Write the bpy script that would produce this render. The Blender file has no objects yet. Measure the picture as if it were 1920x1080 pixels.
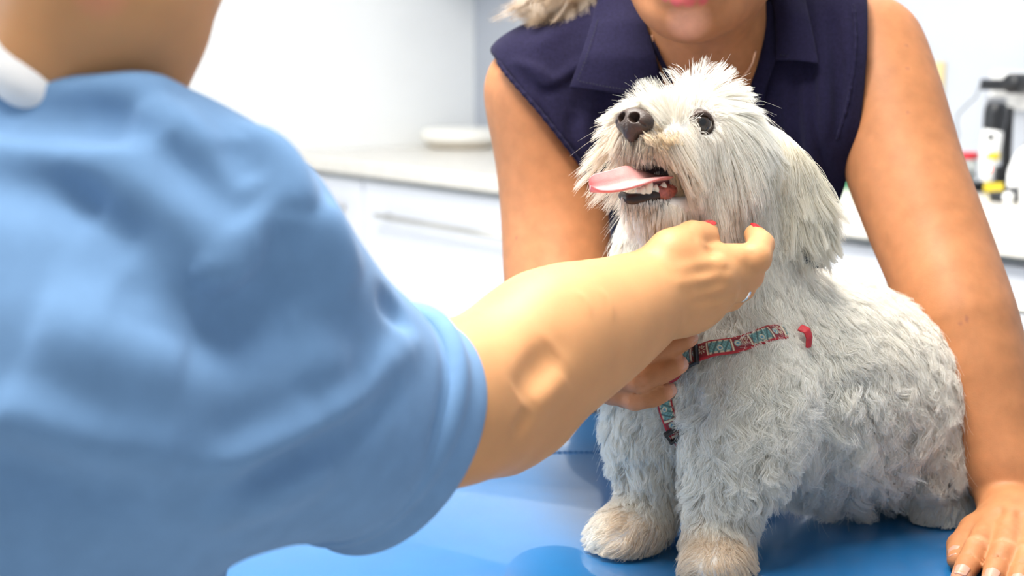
import bpy, math, random, sys, time
import numpy as np
from mathutils import Vector, Matrix, kdtree
T0 = time.time()
rng = np.random.default_rng(7)
random.seed(7)
scene = bpy.context.scene
COL = scene.collection
PI = math.pi

# ------------------------------------------------------------------ camera
F = 2667.0
CZ = 1.14
PITCH = math.atan(410 / F)
SP, CP = math.sin(PITCH), math.cos(PITCH)
cd = bpy.data.cameras.new('camera')
cam = bpy.data.objects.new('camera', cd)
COL.objects.link(cam)
cam.location = (0, 0, CZ)
cam.rotation_euler = (PI / 2 - PITCH, 0, 0)
cd.sensor_width = 36
cd.lens = 36 * F / 1920
cd.clip_start = 0.05
cd.clip_end = 50
cd.dof.use_dof = True
cd.dof.focus_distance = 1.12
cd.dof.aperture_fstop = 4.8
scene.camera = cam

# ------------------------------------------------------------------ world, lights, exposure
TABLE_Z = 0.74
w = bpy.data.worlds.new('daylight')
scene.world = w
w.use_nodes = True
bg = w.node_tree.nodes['Background']
bg.inputs[0].default_value = (0.88, 0.94, 1.0, 1)
bg.inputs[1].default_value = 0.50
scene.view_settings.view_transform = 'Standard'
scene.view_settings.look = 'None'
scene.view_settings.exposure = 0.22
scene.view_settings.gamma = 1
scene.view_settings.use_curve_mapping = False
cy = scene.cycles
cy.max_bounces = 12
cy.diffuse_bounces = 9
cy.glossy_bounces = 3
cy.transmission_bounces = 4
cy.transparent_max_bounces = 8
cy.sample_clamp_indirect = 6
cy.caustics_reflective = False
cy.caustics_refractive = False
cy.use_denoising = True


def area(name, loc, target, sx, sy, power, color):
    ld = bpy.data.lights.new(name, 'AREA')
    ld.shape = 'RECTANGLE'
    ld.size, ld.size_y = sx, sy
    ld.energy = power
    ld.color = color
    o = bpy.data.objects.new(name, ld)
    o.location = loc
    o.rotation_euler = (Vector(target) - Vector(loc)).to_track_quat('-Z', 'Y').to_euler()
    COL.objects.link(o)
    return o


area('ceiling_lamp_light', (-0.35, 1.25, 2.60), (0.0, 1.15, 0.9), 0.9, 0.5, 44, (1.0, 0.965, 0.90))
area('near_ceiling_lamp_light', (-0.30, 0.62, 2.60), (-0.25, 0.75, 0.9), 0.9, 0.4, 30, (1.0, 0.965, 0.90))
area('window_light', (-1.9, 1.2, 1.75), (0.2, 1.2, 1.0), 1.3, 1.2, 26, (0.93, 0.97, 1.0))
area('second_ceiling_lamp_light', (0.4, 2.2, 2.60), (0.3, 2.6, 0.9), 1.2, 0.6, 7, (1.0, 0.98, 0.95))


# ------------------------------------------------------------------ placing helpers
def P(px, py, Y):
    v = (540 - py) / F
    u = (px - 960) / F
    s = Y / (CP + v * SP)
    return np.array([u * s, Y, CZ + s * (-SP + v * CP)])


def H(px, py, z):
    v = (540 - py) / F
    k = (-SP + v * CP) / (CP + v * SP)
    return P(px, py, (z - CZ) / k)


def pxm(Y):
    return F / Y


def PR(*pts):
    """list of (px,py,Y) -> list of points"""
    return [P(*p) for p in pts]


# ------------------------------------------------------------------ object helpers
def link(o, parent=None):
    COL.objects.link(o)
    if parent is not None:
        o.parent = parent
        o.matrix_parent_inverse = parent.matrix_world.inverted() if False else Matrix.Translation(parent.location).inverted()
    return o


def tag(o, label=None, cat=None, group=None, kind=None):
    if label:
        o['label'] = label
    if cat:
        o['category'] = cat
    if group:
        o['group'] = group
    if kind:
        o['kind'] = kind
    return o


def thing(name, loc, label, cat, group=None):
    o = bpy.data.objects.new(name, None)
    o.empty_display_size = 0.05
    o.location = loc
    COL.objects.link(o)
    return tag(o, label, cat, group)


def mesh_obj(name, verts, faces, mat, parent=None, smooth=True, colors=None):
    me = bpy.data.meshes.new(name)
    verts = np.asarray(verts, dtype=np.float32)
    if isinstance(faces, np.ndarray):
        nf, k = faces.shape
        me.vertices.add(len(verts))
        me.vertices.foreach_set('co', verts.ravel())
        me.loops.add(nf * k)
        me.loops.foreach_set('vertex_index', faces.astype(np.int32).ravel())
        me.polygons.add(nf)
        me.polygons.foreach_set('loop_start', np.arange(0, nf * k, k, dtype=np.int32))
        me.polygons.foreach_set('loop_total', np.full(nf, k, dtype=np.int32))
        me.update(calc_edges=True)
        me.validate()
    else:
        me.from_pydata([tuple(map(float, v)) for v in verts], [], faces)
        me.update()
    if smooth:
        me.polygons.foreach_set('use_smooth', np.ones(len(me.polygons), dtype=bool))
    if colors is not None:
        a = me.color_attributes.new('tint', 'FLOAT_COLOR', 'POINT')
        c = np.ones((len(verts), 4), dtype=np.float32)
        c[:, :3] = colors
        a.data.foreach_set('color', c.ravel())
    me.materials.append(mat)
    o = bpy.data.objects.new(name, me)
    link(o, parent)
    return o


class MB:
    def __init__(s):
        s.v, s.f = [], []

    def add(s, v, f):
        n = len(s.v)
        s.v += [tuple(map(float, p)) for p in v]
        s.f += [tuple(i + n for i in q) for q in f]
        return s

    def box(s, c, d, rz=0, bev=0.0, M=None):
        """box with chamfered edges"""
        c = np.array(c, float)
        h = np.array(d, float) / 2
        b = min(bev, min(h) * 0.9)
        if b <= 0:
            vs = [np.array([x, y, z]) * h for x in (-1, 1) for y in (-1, 1) for z in (-1, 1)]
            fs = [(0, 1, 3, 2), (4, 6, 7, 5), (0, 4, 5, 1), (2, 3, 7, 6), (0, 2, 6, 4), (1, 5, 7, 3)]
        else:
            import bmesh
            bm = bmesh.new()
            bmesh.ops.create_cube(bm, size=1)
            for v in bm.verts:
                v.co = Vector((v.co.x * h[0] * 2, v.co.y * h[1] * 2, v.co.z * h[2] * 2))
            bmesh.ops.bevel(bm, geom=list(bm.edges), offset=b, segments=3, profile=0.5, affect='EDGES')
            bm.verts.index_update()
            vs = [np.array(v.co) for v in bm.verts]
            fs = [tuple(v.index for v in f.verts) for f in bm.faces]
            bm.free()
        ca, sa = math.cos(rz), math.sin(rz)
        R = np.array([[ca, -sa, 0], [sa, ca, 0], [0, 0, 1]])
        if M is not None:
            R = M
        return s.add([R @ v + c for v in vs], fs)

    def tube(s, pts, r, n=12, cap=True):
        pts = [np.array(p, float) for p in pts]
        rs = r if hasattr(r, '__len__') else [r] * len(pts)
        rings = []
        prev = None
        for i, p in enumerate(pts):
            t = pts[min(i + 1, len(pts) - 1)] - pts[max(i - 1, 0)]
            t = t / (np.linalg.norm(t) + 1e-12)
            if prev is None:
                a = np.array([0, 0, 1.0]) if abs(t[2]) < .9 else np.array([1.0, 0, 0])
                x = np.cross(a, t)
            else:
                x = prev - t * np.dot(prev, t)
            x /= np.linalg.norm(x)
            prev = x
            y = np.cross(t, x)
            rings.append([p + rs[i] * (math.cos(2 * PI * k / n) * x + math.sin(2 * PI * k / n) * y) for k in range(n)])
        v = [q for ring in rings for q in ring]
        f = []
        for i in range(len(pts) - 1):
            for k in range(n):
                f.append((i * n + k, i * n + (k + 1) % n, (i + 1) * n + (k + 1) % n, (i + 1) * n + k))
        if cap:
            f.append(tuple(range(n))[::-1])
            f.append(tuple((len(pts) - 1) * n + k for k in range(n)))
        return s.add(v, f)

    def lathe(s, c, prof, n=40, M=None):
        c = np.array(c, float)
        v, f = [], []
        for (r, z) in prof:
            for k in range(n):
                q = np.array([r * math.cos(2 * PI * k / n), r * math.sin(2 * PI * k / n), z])
                v.append((M @ q if M is not None else q) + c)
        for i in range(len(prof) - 1):
            for k in range(n):
                f.append((i * n + k, i * n + (k + 1) % n, (i + 1) * n + (k + 1) % n, (i + 1) * n + k))
        f.append(tuple(range(n))[::-1])
        f.append(tuple((len(prof) - 1) * n + k for k in range(n)))
        return s.add(v, f)

    def build(s, name, mat, parent=None, smooth=False):
        o = mesh_obj(name, s.v, s.f, mat, parent, smooth)
        if smooth == 'auto':
            pass
        return o


def frame(axis, hint=(0, 0, 1)):
    z = np.array(axis, float)
    z /= np.linalg.norm(z)
    h = np.array(hint, float)
    x = h - z * np.dot(h, z)
    x /= np.linalg.norm(x)
    y = np.cross(z, x)
    return np.stack([x, y, z], axis=1)      # columns


# ------------------------------------------------------------------ implicit surfaces
class Sdf:
    """blended union of round cones, ellipsoids and rings, with soft cuts"""

    def __init__(s):
        s.pr = []
        s.dz = []

    def cone(s, a, b, ra, rb, k=0.01, cut=False, sq=None):
        s.pr.append(dict(t='c', a=np.array(a, float), b=np.array(b, float), ra=ra, rb=rb, k=k, cut=cut, sq=sq))
        return s

    def ball(s, a, r, k=0.01, cut=False):
        return s.cone(a, np.array(a, float) + 1e-5, r, r, k, cut)

    def ell(s, c, r, k=0.01, M=None, cut=False):
        s.pr.append(dict(t='e', c=np.array(c, float), r=np.array(r, float), M=M, k=k, cut=cut))
        return s

    def ring(s, c, M, R, r, k=0.01, flat=1.0, cut=False, ax=(1.0, 1.0)):
        s.pr.append(dict(t='r', c=np.array(c, float), M=M, R=R, r=r, k=k, flat=flat, cut=cut, ax=ax))
        return s

    def half(s, c, n, k=0.005):
        """cut away everything on the side n points to"""
        n = np.array(n, float)
        s.pr.append(dict(t='h', c=np.array(c, float), n=n / np.linalg.norm(n), k=k, cut=True))
        return s

    def limb(s, pts, rad, k=0.01, sub=3, cut=False):
        """spline through pts with radii, as short round cones"""
        pts = [np.array(p, float) for p in pts]
        n = len(pts)
        Q, Rr = [], []
        for i in range(n - 1):
            p0, p1, p2, p3 = pts[max(i - 1, 0)], pts[i], pts[i + 1], pts[min(i + 2, n - 1)]
            r0, r1, r2, r3 = rad[max(i - 1, 0)], rad[i], rad[i + 1], rad[min(i + 2, n - 1)]
            for j in range(sub):
                t = j / sub
                cr = lambda a, b, c, d: 0.5 * (2 * b + (c - a) * t + (2 * a - 5 * b + 4 * c - d) * t * t + (3 * b - a - 3 * c + d) * t ** 3)
                Q.append(cr(p0, p1, p2, p3))
                Rr.append(cr(r0, r1, r2, r3))
        Q.append(pts[-1])
        Rr.append(rad[-1])
        for i in range(len(Q) - 1):
            s.cone(Q[i], Q[i + 1], Rr[i], Rr[i + 1], k if i == 0 else 0.002, cut)
            s.pr[-1]['k'] = k
        return s

    def box(s, c, Mx, hs_, k=0.004, cut=True, r=0.0):
        s.pr.append(dict(t='b', c=np.array(c, float), M=Mx, hs=np.array(hs_, float), k=k, cut=cut, r=r))
        return s

    def fold(s, pts, amp, sig):
        """raise (or with a negative height, sink) the surface along a line"""
        pts = [np.array(p, float) for p in pts]
        Q = []
        n = len(pts)
        for i in range(n - 1):
            p0, p1, p2, p3 = pts[max(i - 1, 0)], pts[i], pts[i + 1], pts[min(i + 2, n - 1)]
            for j in range(4):
                t = j / 4
                Q.append(0.5 * (2 * p1 + (p2 - p0) * t + (2 * p0 - 5 * p1 + 4 * p2 - p3) * t * t + (3 * p1 - p0 - 3 * p2 + p3) * t ** 3))
        Q.append(pts[-1])
        Q = np.array(Q)
        s.dz.append((Q, amp, sig, Q.min(0) - 2.6 * sig, Q.max(0) + 2.6 * sig))
        return s

    @staticmethod
    def dist(p, X):
        t = p['t']
        if t == 'c':
            a, b = p['a'], p['b']
            ba = b - a
            l2 = ba @ ba
            h = np.clip((X - a) @ ba / l2, 0, 1)
            q = X - a - h[:, None] * ba
            if p.get('sq') is not None:
                n, f = p['sq']
                q = q + np.outer(q @ n, n) * (f - 1)
            return np.sqrt((q * q).sum(1)) - (p['ra'] + (p['rb'] - p['ra']) * h)
        if t == 'e':
            q = X - p['c']
            if p['M'] is not None:
                q = q @ p['M']
            k0 = np.sqrt(((q / p['r']) ** 2).sum(1)) + 1e-9
            k1 = np.sqrt(((q / p['r'] ** 2) ** 2).sum(1)) + 1e-9
            return k0 * (k0 - 1) / k1
        if t == 'r':
            q = (X - p['c']) @ p['M']
            rr = np.sqrt((q[:, 0] / p['ax'][0]) ** 2 + (q[:, 1] / p['ax'][1]) ** 2) - p['R']
            return np.sqrt(rr * rr + (q[:, 2] / p['flat']) ** 2) - p['r']
        if t == 'b':
            q = np.abs((X - p['c']) @ p['M']) - p['hs']
            return np.sqrt((np.maximum(q, 0) ** 2).sum(1)) + np.minimum(q.max(1), 0) - p['r']
        if t == 'h':
            return -((X - p['c']) @ p['n'])

    def eval(s, X, idx=None, D=None):
        d = np.full(len(X), 1.0)
        first = True
        for i in (range(len(s.pr)) if idx is None else idx):
            p = s.pr[i]
            e = s.dist(p, X)
            k = p['k']
            if not p['cut']:
                h = np.maximum(k - np.abs(d - e), 0) / k
                d = np.minimum(d, e) - h * h * k * 0.25
            else:
                e = -e
                h = np.maximum(k - np.abs(d - e), 0) / k
                d = np.maximum(d, e) + h * h * k * 0.25
        for Q, amp, sig, lo, hi in s.dz:
            m = np.nonzero((X >= lo).all(1) & (X <= hi).all(1))[0]
            if len(m) == 0:
                continue
            x = X[m]
            best = np.full(len(m), 1e9)
            tb = np.zeros(len(m))
            n = len(Q) - 1
            for i in range(n):
                ba = Q[i + 1] - Q[i]
                h = np.clip((x - Q[i]) @ ba / (ba @ ba + 1e-12), 0, 1)
                e = x - Q[i] - h[:, None] * ba
                e = (e * e).sum(1)
                c = e < best
                best = np.where(c, e, best)
                tb = np.where(c, (i + h) / n, tb)
            d[m] -= amp * np.exp(-best / sig ** 2) * np.sin(PI * np.clip(tb, 0.02, 0.98)) ** 0.6
        return d

    def bounds(s):
        lo, hi = np.full(3, 1e9), np.full(3, -1e9)
        for p in s.pr:
            if p['cut']:
                continue
            if p['t'] == 'c':
                for a, r in ((p['a'], p['ra']), (p['b'], p['rb'])):
                    lo = np.minimum(lo, a - r)
                    hi = np.maximum(hi, a + r)
            elif p['t'] == 'e':
                r = max(p['r'])
                lo = np.minimum(lo, p['c'] - r)
                hi = np.maximum(hi, p['c'] + r)
            else:
                r = p['R'] * max(p['ax']) + p['r'] * max(1, p['flat'])
                lo = np.minimum(lo, p['c'] - r)
                hi = np.maximum(hi, p['c'] + r)
        mg = 0.012 + max([abs(z[1]) for z in s.dz] + [0.0])
        return lo - mg, hi + mg

    def grid(s, h, lo=None, hi=None):
        l, u = s.bounds()
        lo = l if lo is None else np.maximum(l, lo)
        hi = u if hi is None else np.minimum(u, hi)
        B = 12
        nb = np.ceil((hi - lo) / (h * B)).astype(int)
        n = nb * B + 1
        V = np.empty(tuple(n), np.float32)
        bi = np.stack(np.meshgrid(*[np.arange(m) for m in nb], indexing='ij'), -1).reshape(-1, 3)
        cen = lo + (bi + 0.5) * B * h
        half = B * h * 0.5 * math.sqrt(3) * 1.15
        D = np.stack([s.dist(p, cen) for p in s.pr], 1)
        cut = np.array([p['cut'] for p in s.pr])
        ks = np.array([p['k'] for p in s.pr])
        Du = np.where(cut[None], 1e9, D)
        mn = Du.min(1)
        kk = ks.max()
        mg = 0.006 + max([abs(z[1]) for z in s.dz] + [0.0])
        g = np.arange(B + 1)
        loc = np.stack(np.meshgrid(g, g, g, indexing='ij'), -1).reshape(-1, 3) * h
        for bn in range(len(cen)):
            i, j, k = bi[bn] * B
            if mn[bn] > half + kk + mg:
                V[i:i + B + 1, j:j + B + 1, k:k + B + 1] = mn[bn]
                continue
            keep = np.where(cut, D[bn] < half + ks, D[bn] < mn[bn] + 2 * half + ks + mg)
            idx = np.nonzero(keep)[0]
            if mn[bn] < -(half + kk + mg) and not (keep & cut).any():
                V[i:i + B + 1, j:j + B + 1, k:k + B + 1] = mn[bn]
                continue
            X = loc + (lo + bi[bn] * B * h)
            V[i:i + B + 1, j:j + B + 1, k:k + B + 1] = s.eval(X, idx).reshape(B + 1, B + 1, B + 1)
        return V, lo

    def mesh(s, h, smooth=1, lo=None, hi=None):
        V, o = s.grid(h, lo, hi)
        v, q = surface_net(V)
        v = v * h + o
        for _ in range(smooth):
            v = laplace(v, q, 0.5)
        return v, q


def surface_net(V):
    I = V < 0
    nx, ny, nz = V.shape
    c = I[:-1, :-1, :-1].astype(np.uint8)
    for (a, b, d) in ((1, 0, 0), (0, 1, 0), (0, 0, 1), (1, 1, 0), (1, 0, 1), (0, 1, 1), (1, 1, 1)):
        c = c + I[a:nx - 1 + a, b:ny - 1 + b, d:nz - 1 + d]
    m = (c > 0) & (c < 8)
    cells = np.argwhere(m)
    idm = np.full(m.shape, -1, np.int32)
    idm[m] = np.arange(len(cells))
    acc = np.zeros((len(cells), 3))
    cnt = np.zeros(len(cells))
    cor = [(a, b, d) for a in (0, 1) for b in (0, 1) for d in (0, 1)]
    for i0, A in enumerate(cor):
        for Bc in cor[i0 + 1:]:
            if sum(abs(x - y) for x, y in zip(A, Bc)) != 1:
                continue
            va = V[cells[:, 0] + A[0], cells[:, 1] + A[1], cells[:, 2] + A[2]].astype(float)
            vb = V[cells[:, 0] + Bc[0], cells[:, 1] + Bc[1], cells[:, 2] + Bc[2]].astype(float)
            x = (va < 0) != (vb < 0)
            t = np.where(x, va / np.where(x, va - vb, 1), 0)
            pt = np.array(A) + t[:, None] * (np.array(Bc) - np.array(A))
            acc += np.where(x[:, None], pt, 0)
            cnt += x
    verts = cells + acc / cnt[:, None]
    quads = []
    for ax in range(3):
        sl0 = [slice(None)] * 3
        sl1 = [slice(None)] * 3
        sl0[ax] = slice(0, -1)
        sl1[ax] = slice(1, None)
        a, b = I[tuple(sl0)], I[tuple(sl1)]
        e = np.argwhere(a != b)
        u, w_ = (ax + 1) % 3, (ax + 2) % 3
        ok = (e[:, u] > 0) & (e[:, w_] > 0) & (e[:, u] < V.shape[u] - 1) & (e[:, w_] < V.shape[w_] - 1)
        e = e[ok]
        fl = a[e[:, 0], e[:, 1], e[:, 2]]
        ids = []
        for (du, dw) in ((-1, -1), (0, -1), (0, 0), (-1, 0)):
            q = e.copy()
            q[:, u] += du
            q[:, w_] += dw
            ids.append(idm[q[:, 0], q[:, 1], q[:, 2]])
        Q = np.stack(ids, 1)
        Q = np.where(fl[:, None], Q, Q[:, ::-1])
        quads.append(Q)
    return verts, np.concatenate(quads)


def laplace(v, q, f):
    n = len(v)
    acc = np.zeros((n, 3))
    cnt = np.zeros(n)
    for a, b in ((0, 1), (1, 2), (2, 3), (3, 0)):
        for x in range(3):
            acc[:, x] += np.bincount(q[:, a], v[q[:, b], x], n)
        cnt += np.bincount(q[:, a], minlength=n)
        for x in range(3):
            acc[:, x] += np.bincount(q[:, b], v[q[:, a], x], n)
        cnt += np.bincount(q[:, b], minlength=n)
    m = acc / np.maximum(cnt, 1)[:, None]
    return v + (m - v) * f


def grad(S, X, e=5e-4):
    g = np.stack([S.eval(X + d) - S.eval(X - d) for d in np.eye(3) * e], 1)
    return g / (np.linalg.norm(g, axis=1)[:, None] + 1e-12)


def hit(S, pts, start=0.6):
    """where the lines of sight through pixel positions first meet the surface"""
    out = []
    A = np.array([P(px, py, 1.0) for px, py in pts]) - np.array([0, 0, CZ])
    A /= np.linalg.norm(A, axis=1)[:, None]
    t = np.full(len(A), start)
    for _ in range(80):
        X = np.array([0, 0, CZ]) + A * t[:, None]
        d = S.eval(X)
        t = t + np.clip(d * 0.8, -0.02, 0.05)
        t = np.minimum(t, 3.0)
    return np.array([0, 0, CZ]) + A * t[:, None]


# ------------------------------------------------------------------ materials
def mat(name, color=(0.8, 0.8, 0.8), rough=0.5, spec=0.5, metal=0.0, sss=0.0, sss_r=(1, .3, .2), sss_s=0.01, noise=0.0, nscale=40,
        bump=0.0, bscale=200, attr=False, emis=None, estr=0.0, coat=0.0, sheen=0.0, trans=0.0, alpha=1.0, stretch=None, bdist=0.001):
    m = bpy.data.materials.new(name)
    m.use_nodes = True
    nt = m.node_tree
    b = nt.nodes['Principled BSDF']
    L = nt.links.new
    b.inputs['Base Color'].default_value = (*color, 1)
    b.inputs['Roughness'].default_value = rough
    b.inputs['Specular IOR Level'].default_value = spec
    b.inputs['Metallic'].default_value = metal
    b.inputs['Coat Weight'].default_value = coat
    b.inputs['Sheen Weight'].default_value = sheen
    b.inputs['Transmission Weight'].default_value = trans
    if sss:
        b.inputs['Subsurface Weight'].default_value = sss
        b.inputs['Subsurface Radius'].default_value = sss_r
        b.inputs['Subsurface Scale'].default_value = sss_s
    if emis:
        b.inputs['Emission Color'].default_value = (*emis, 1)
        b.inputs['Emission Strength'].default_value = estr
    src = None
    tc = nt.nodes.new('ShaderNodeTexCoord')
    vec = tc.outputs['Object']
    if stretch:
        mp = nt.nodes.new('ShaderNodeMapping')
        mp.inputs['Scale'].default_value = stretch
        L(vec, mp.inputs[0])
        vec = mp.outputs[0]
    if noise or attr:
        if attr:
            a = nt.nodes.new('ShaderNodeAttribute')
            a.attribute_name = 'tint'
            src = a.outputs['Color']
        else:
            r = nt.nodes.new('ShaderNodeRGB')
            r.outputs[0].default_value = (*color, 1)
            src = r.outputs[0]
        if noise:
            nz = nt.nodes.new('ShaderNodeTexNoise')
            nz.inputs['Scale'].default_value = nscale
            nz.inputs['Detail'].default_value = 5
            L(vec, nz.inputs['Vector'])
            mr = nt.nodes.new('ShaderNodeMapRange')
            mr.inputs['From Min'].default_value = 0.3
            mr.inputs['From Max'].default_value = 0.7
            mr.inputs['To Min'].default_value = 1 - noise
            mr.inputs['To Max'].default_value = 1 + noise
            L(nz.outputs['Fac'], mr.inputs['Value'])
            mx = nt.nodes.new('ShaderNodeVectorMath')
            mx.operation = 'SCALE'
            L(src, mx.inputs[0])
            L(mr.outputs[0], mx.inputs['Scale'])
            src = mx.outputs[0]
        L(src, b.inputs['Base Color'])
    if bump:
        nz = nt.nodes.new('ShaderNodeTexNoise')
        nz.inputs['Scale'].default_value = bscale
        nz.inputs['Detail'].default_value = 6
        L(vec, nz.inputs['Vector'])
        bp = nt.nodes.new('ShaderNodeBump')
        bp.inputs['Strength'].default_value = bump
        bp.inputs['Distance'].default_value = bdist
        L(nz.outputs['Fac'], bp.inputs['Height'])
        L(bp.outputs[0], b.inputs['Normal'])
    return m


M = {}
M['wall'] = mat('wall_paint_shaded', (0.47, 0.50, 0.56), 0.55, noise=0.02, nscale=6, bump=0.05, bscale=150)  # white back wall with its shade put into the colour, darker and bluer
M['wall_side'] = mat('wall_paint_lit', (0.84, 0.855, 0.86), 0.35, noise=0.02, nscale=5)  # same white paint, kept lighter in colour for the brighter lit wall
M['ceil'] = mat('ceiling_paint', (0.85, 0.85, 0.85), 0.9)
M['floor'] = mat('floor_vinyl', (0.55, 0.56, 0.56), 0.4, noise=0.08, nscale=12)
M['cab'] = mat('cabinet_lacquer', (0.79, 0.81, 0.87), 0.3, noise=0.01, nscale=4)
M['counter'] = mat('counter_laminate', (0.76, 0.72, 0.65), 0.25, noise=0.05, nscale=25)
M['alu'] = mat('brushed_metal', (0.62, 0.60, 0.55), 0.35, metal=0.9)
M['gap'] = mat('shadow_gap_strip', (0.30, 0.34, 0.34), 0.5)
M['vinyl'] = mat('blue_vinyl', (0.009, 0.125, 0.33), 0.30, coat=1.0, spec=0.8, noise=0.05, nscale=30, bump=0.12, bscale=900, bdist=0.0004)
M['seam'] = mat('seam_thread', (0.008, 0.08, 0.22), 0.6)
M['steel'] = mat('steel', (0.6, 0.6, 0.62), 0.3, metal=1.0)
M['black'] = mat('black_plastic', (0.012, 0.013, 0.016), 0.35)
M['skin_w'] = mat('woman_skin', rough=0.55, spec=0.28, sss=0.2, sss_s=0.005, noise=0.10, nscale=70, bump=0.35, bscale=1100, attr=True, bdist=0.0004)
M['skin_v'] = mat('vet_skin', rough=0.52, spec=0.3, sss=0.25, sss_s=0.006, noise=0.05, nscale=35, bump=0.2, bscale=1100, attr=True, bdist=0.0004)
M['nail'] = mat('nail', (0.50, 0.25, 0.18), 0.3, coat=0.25, attr=False)
M['red_nail'] = mat('red_nail', (0.65, 0.01, 0.02), 0.15, coat=0.6)
M['navy'] = mat('navy_cotton', (0.0115, 0.0095, 0.031), 0.9, spec=0.12, noise=0.25, nscale=420, bump=0.5, bscale=1500, sheen=0.04, bdist=0.0004)
M['trouser'] = mat('dark_trouser_cloth', (0.010, 0.011, 0.016), 0.85, noise=0.1, nscale=300)
M['tunic'] = mat('blue_tunic_cloth', (0.150, 0.275, 0.47), 0.85, spec=0.15, noise=0.05, nscale=60, bump=0.2, bscale=1200, sheen=0.1, bdist=0.0004)
M['white_cloth'] = mat('white_cloth', (0.85, 0.83, 0.82), 0.85)
M['dog_skin'] = mat('dog_skin', rough=0.8, attr=True)
M['dog_nose'] = mat('dog_nose_leather', (0.048, 0.029, 0.021), 0.42, spec=0.5, bump=0.6, bscale=700, bdist=0.0008, noise=0.25, nscale=120)
M['tongue'] = mat('tongue', (0.70, 0.33, 0.31), 0.5, spec=0.35, sss=0.15, sss_s=0.004, noise=0.1, nscale=150, bump=0.4, bscale=900, bdist=0.0006, attr=True)
M['gum'] = mat('gum', (0.30, 0.07, 0.05), 0.25, spec=0.7, noise=0.4, nscale=250, bump=0.7, bscale=400)
M['mouth'] = mat('dark_lip_skin', (0.022, 0.014, 0.013), 0.42, spec=0.4)
M['tooth'] = mat('tooth', (0.85, 0.78, 0.64), 0.25, spec=0.6)
M['iris'] = mat('dark_eye', (0.03, 0.022, 0.018), 0.03, spec=0.6, attr=True, coat=0.3)
M['eyelid'] = mat('eyelid_skin', (0.05, 0.028, 0.02), 0.45)
M['eye_white'] = mat('eye_white', rough=0.15, attr=True)
M['silver'] = mat('silver', (0.75, 0.75, 0.74), 0.15, metal=1.0)
M['gold'] = mat('rose_gold', (0.86, 0.50, 0.33), 0.3, metal=0.8)
M['strap'] = mat('strap_webbing', rough=0.65, attr=True, bump=0.4, bscale=900, bdist=0.0005)
M['cream'] = mat('cream_plastic', (0.62, 0.50, 0.26), 0.4)
M['porcelain'] = mat('porcelain', (0.88, 0.86, 0.80), 0.2)
M['red'] = mat('red_plastic', (0.55, 0.015, 0.03), 0.35)
M['green'] = mat('green_plastic', (0.06, 0.25, 0.13), 0.4)
M['yellow'] = mat('yellow_plastic', (0.72, 0.56, 0.04), 0.4)
M['white_pl'] = mat('white_plastic', (0.84, 0.84, 0.83), 0.3)
M['clear'] = mat('clear_jar_plastic', (0.75, 0.8, 0.8), 0.1, trans=0.7, noise=0.1)
M['led'] = mat('red_lamp', (0.9, 0.1, 0.1), 0.3, emis=(1.0, 0.12, 0.1), estr=3)
M['led_white'] = mat('white_lamp', (1, .9, .8), 0.3, emis=(1.0, 0.8, 0.7), estr=5)
M['lamp'] = mat('lamp_diffuser', (1, 1, 1), 0.5, emis=(1, 0.98, 0.94), estr=5)
M['cable'] = mat('grey_cable', (0.20, 0.22, 0.24), 0.5)


def fur_material(name, rough=0.45, spec=0.3, trans=0.45):
    m = bpy.data.materials.new(name)
    m.use_nodes = True
    nt = m.node_tree
    nt.nodes.clear()
    L = nt.links.new
    out = nt.nodes.new('ShaderNodeOutputMaterial')
    a = nt.nodes.new('ShaderNodeAttribute')
    a.attribute_name = 'tint'
    d = nt.nodes.new('ShaderNodeBsdfDiffuse')
    t = nt.nodes.new('ShaderNodeBsdfTranslucent')
    g = nt.nodes.new('ShaderNodeBsdfGlossy')
    g.inputs['Roughness'].default_value = rough
    g.inputs['Color'].default_value = (1, 1, 1, 1)
    L(a.outputs['Color'], d.inputs['Color'])
    L(a.outputs['Color'], t.inputs['Color'])
    m1 = nt.nodes.new('ShaderNodeMixShader')
    m1.inputs[0].default_value = trans
    L(d.outputs[0], m1.inputs[1])
    L(t.outputs[0], m1.inputs[2])
    m2 = nt.nodes.new('ShaderNodeMixShader')
    m2.inputs[0].default_value = spec * 0.3
    L(m1.outputs[0], m2.inputs[1])
    L(g.outputs[0], m2.inputs[2])
    L(m2.outputs[0], out.inputs[0])
    return m


M['fur'] = fur_material('white_fur')
M['hair'] = fur_material('blond_hair', 0.3, 0.6, 0.15)
print('materials', time.time() - T0)

# ------------------------------------------------------------------ the room
CT = 0.91
C0 = H(890, 270, CT)
E1 = np.array([0.569707, -0.821848, 0.0])
E2 = np.array([-0.821848, -0.569707, 0.0])
RZ = math.atan2(E1[1], E1[0])
UP = np.array([0, 0, 1.0])


def R_(a, b, z):
    return np.array([C0[0], C0[1], 0]) + a * E1 + b * E2 + z * UP


def onb(px, py, b):
    o = np.array([0, 0, CZ])
    d = P(px, py, 1) - o
    t = ((R_(0, b, 0) - o) @ E2) / (d @ E2)
    q = o + d * t - R_(0, 0, 0)
    return np.array([q @ E1, q @ E2, q[2]])


def rbox(mb, a0, a1, b0, b1, z0, z1, bev=0.0):
    return mb.box(R_((a0 + a1) / 2, (b0 + b1) / 2, (z0 + z1) / 2), (a1 - a0, b1 - b0, z1 - z0), RZ, bev)


def struct(name, mb, m):
    return tag(mb.build(name, m), kind='structure')


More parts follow.
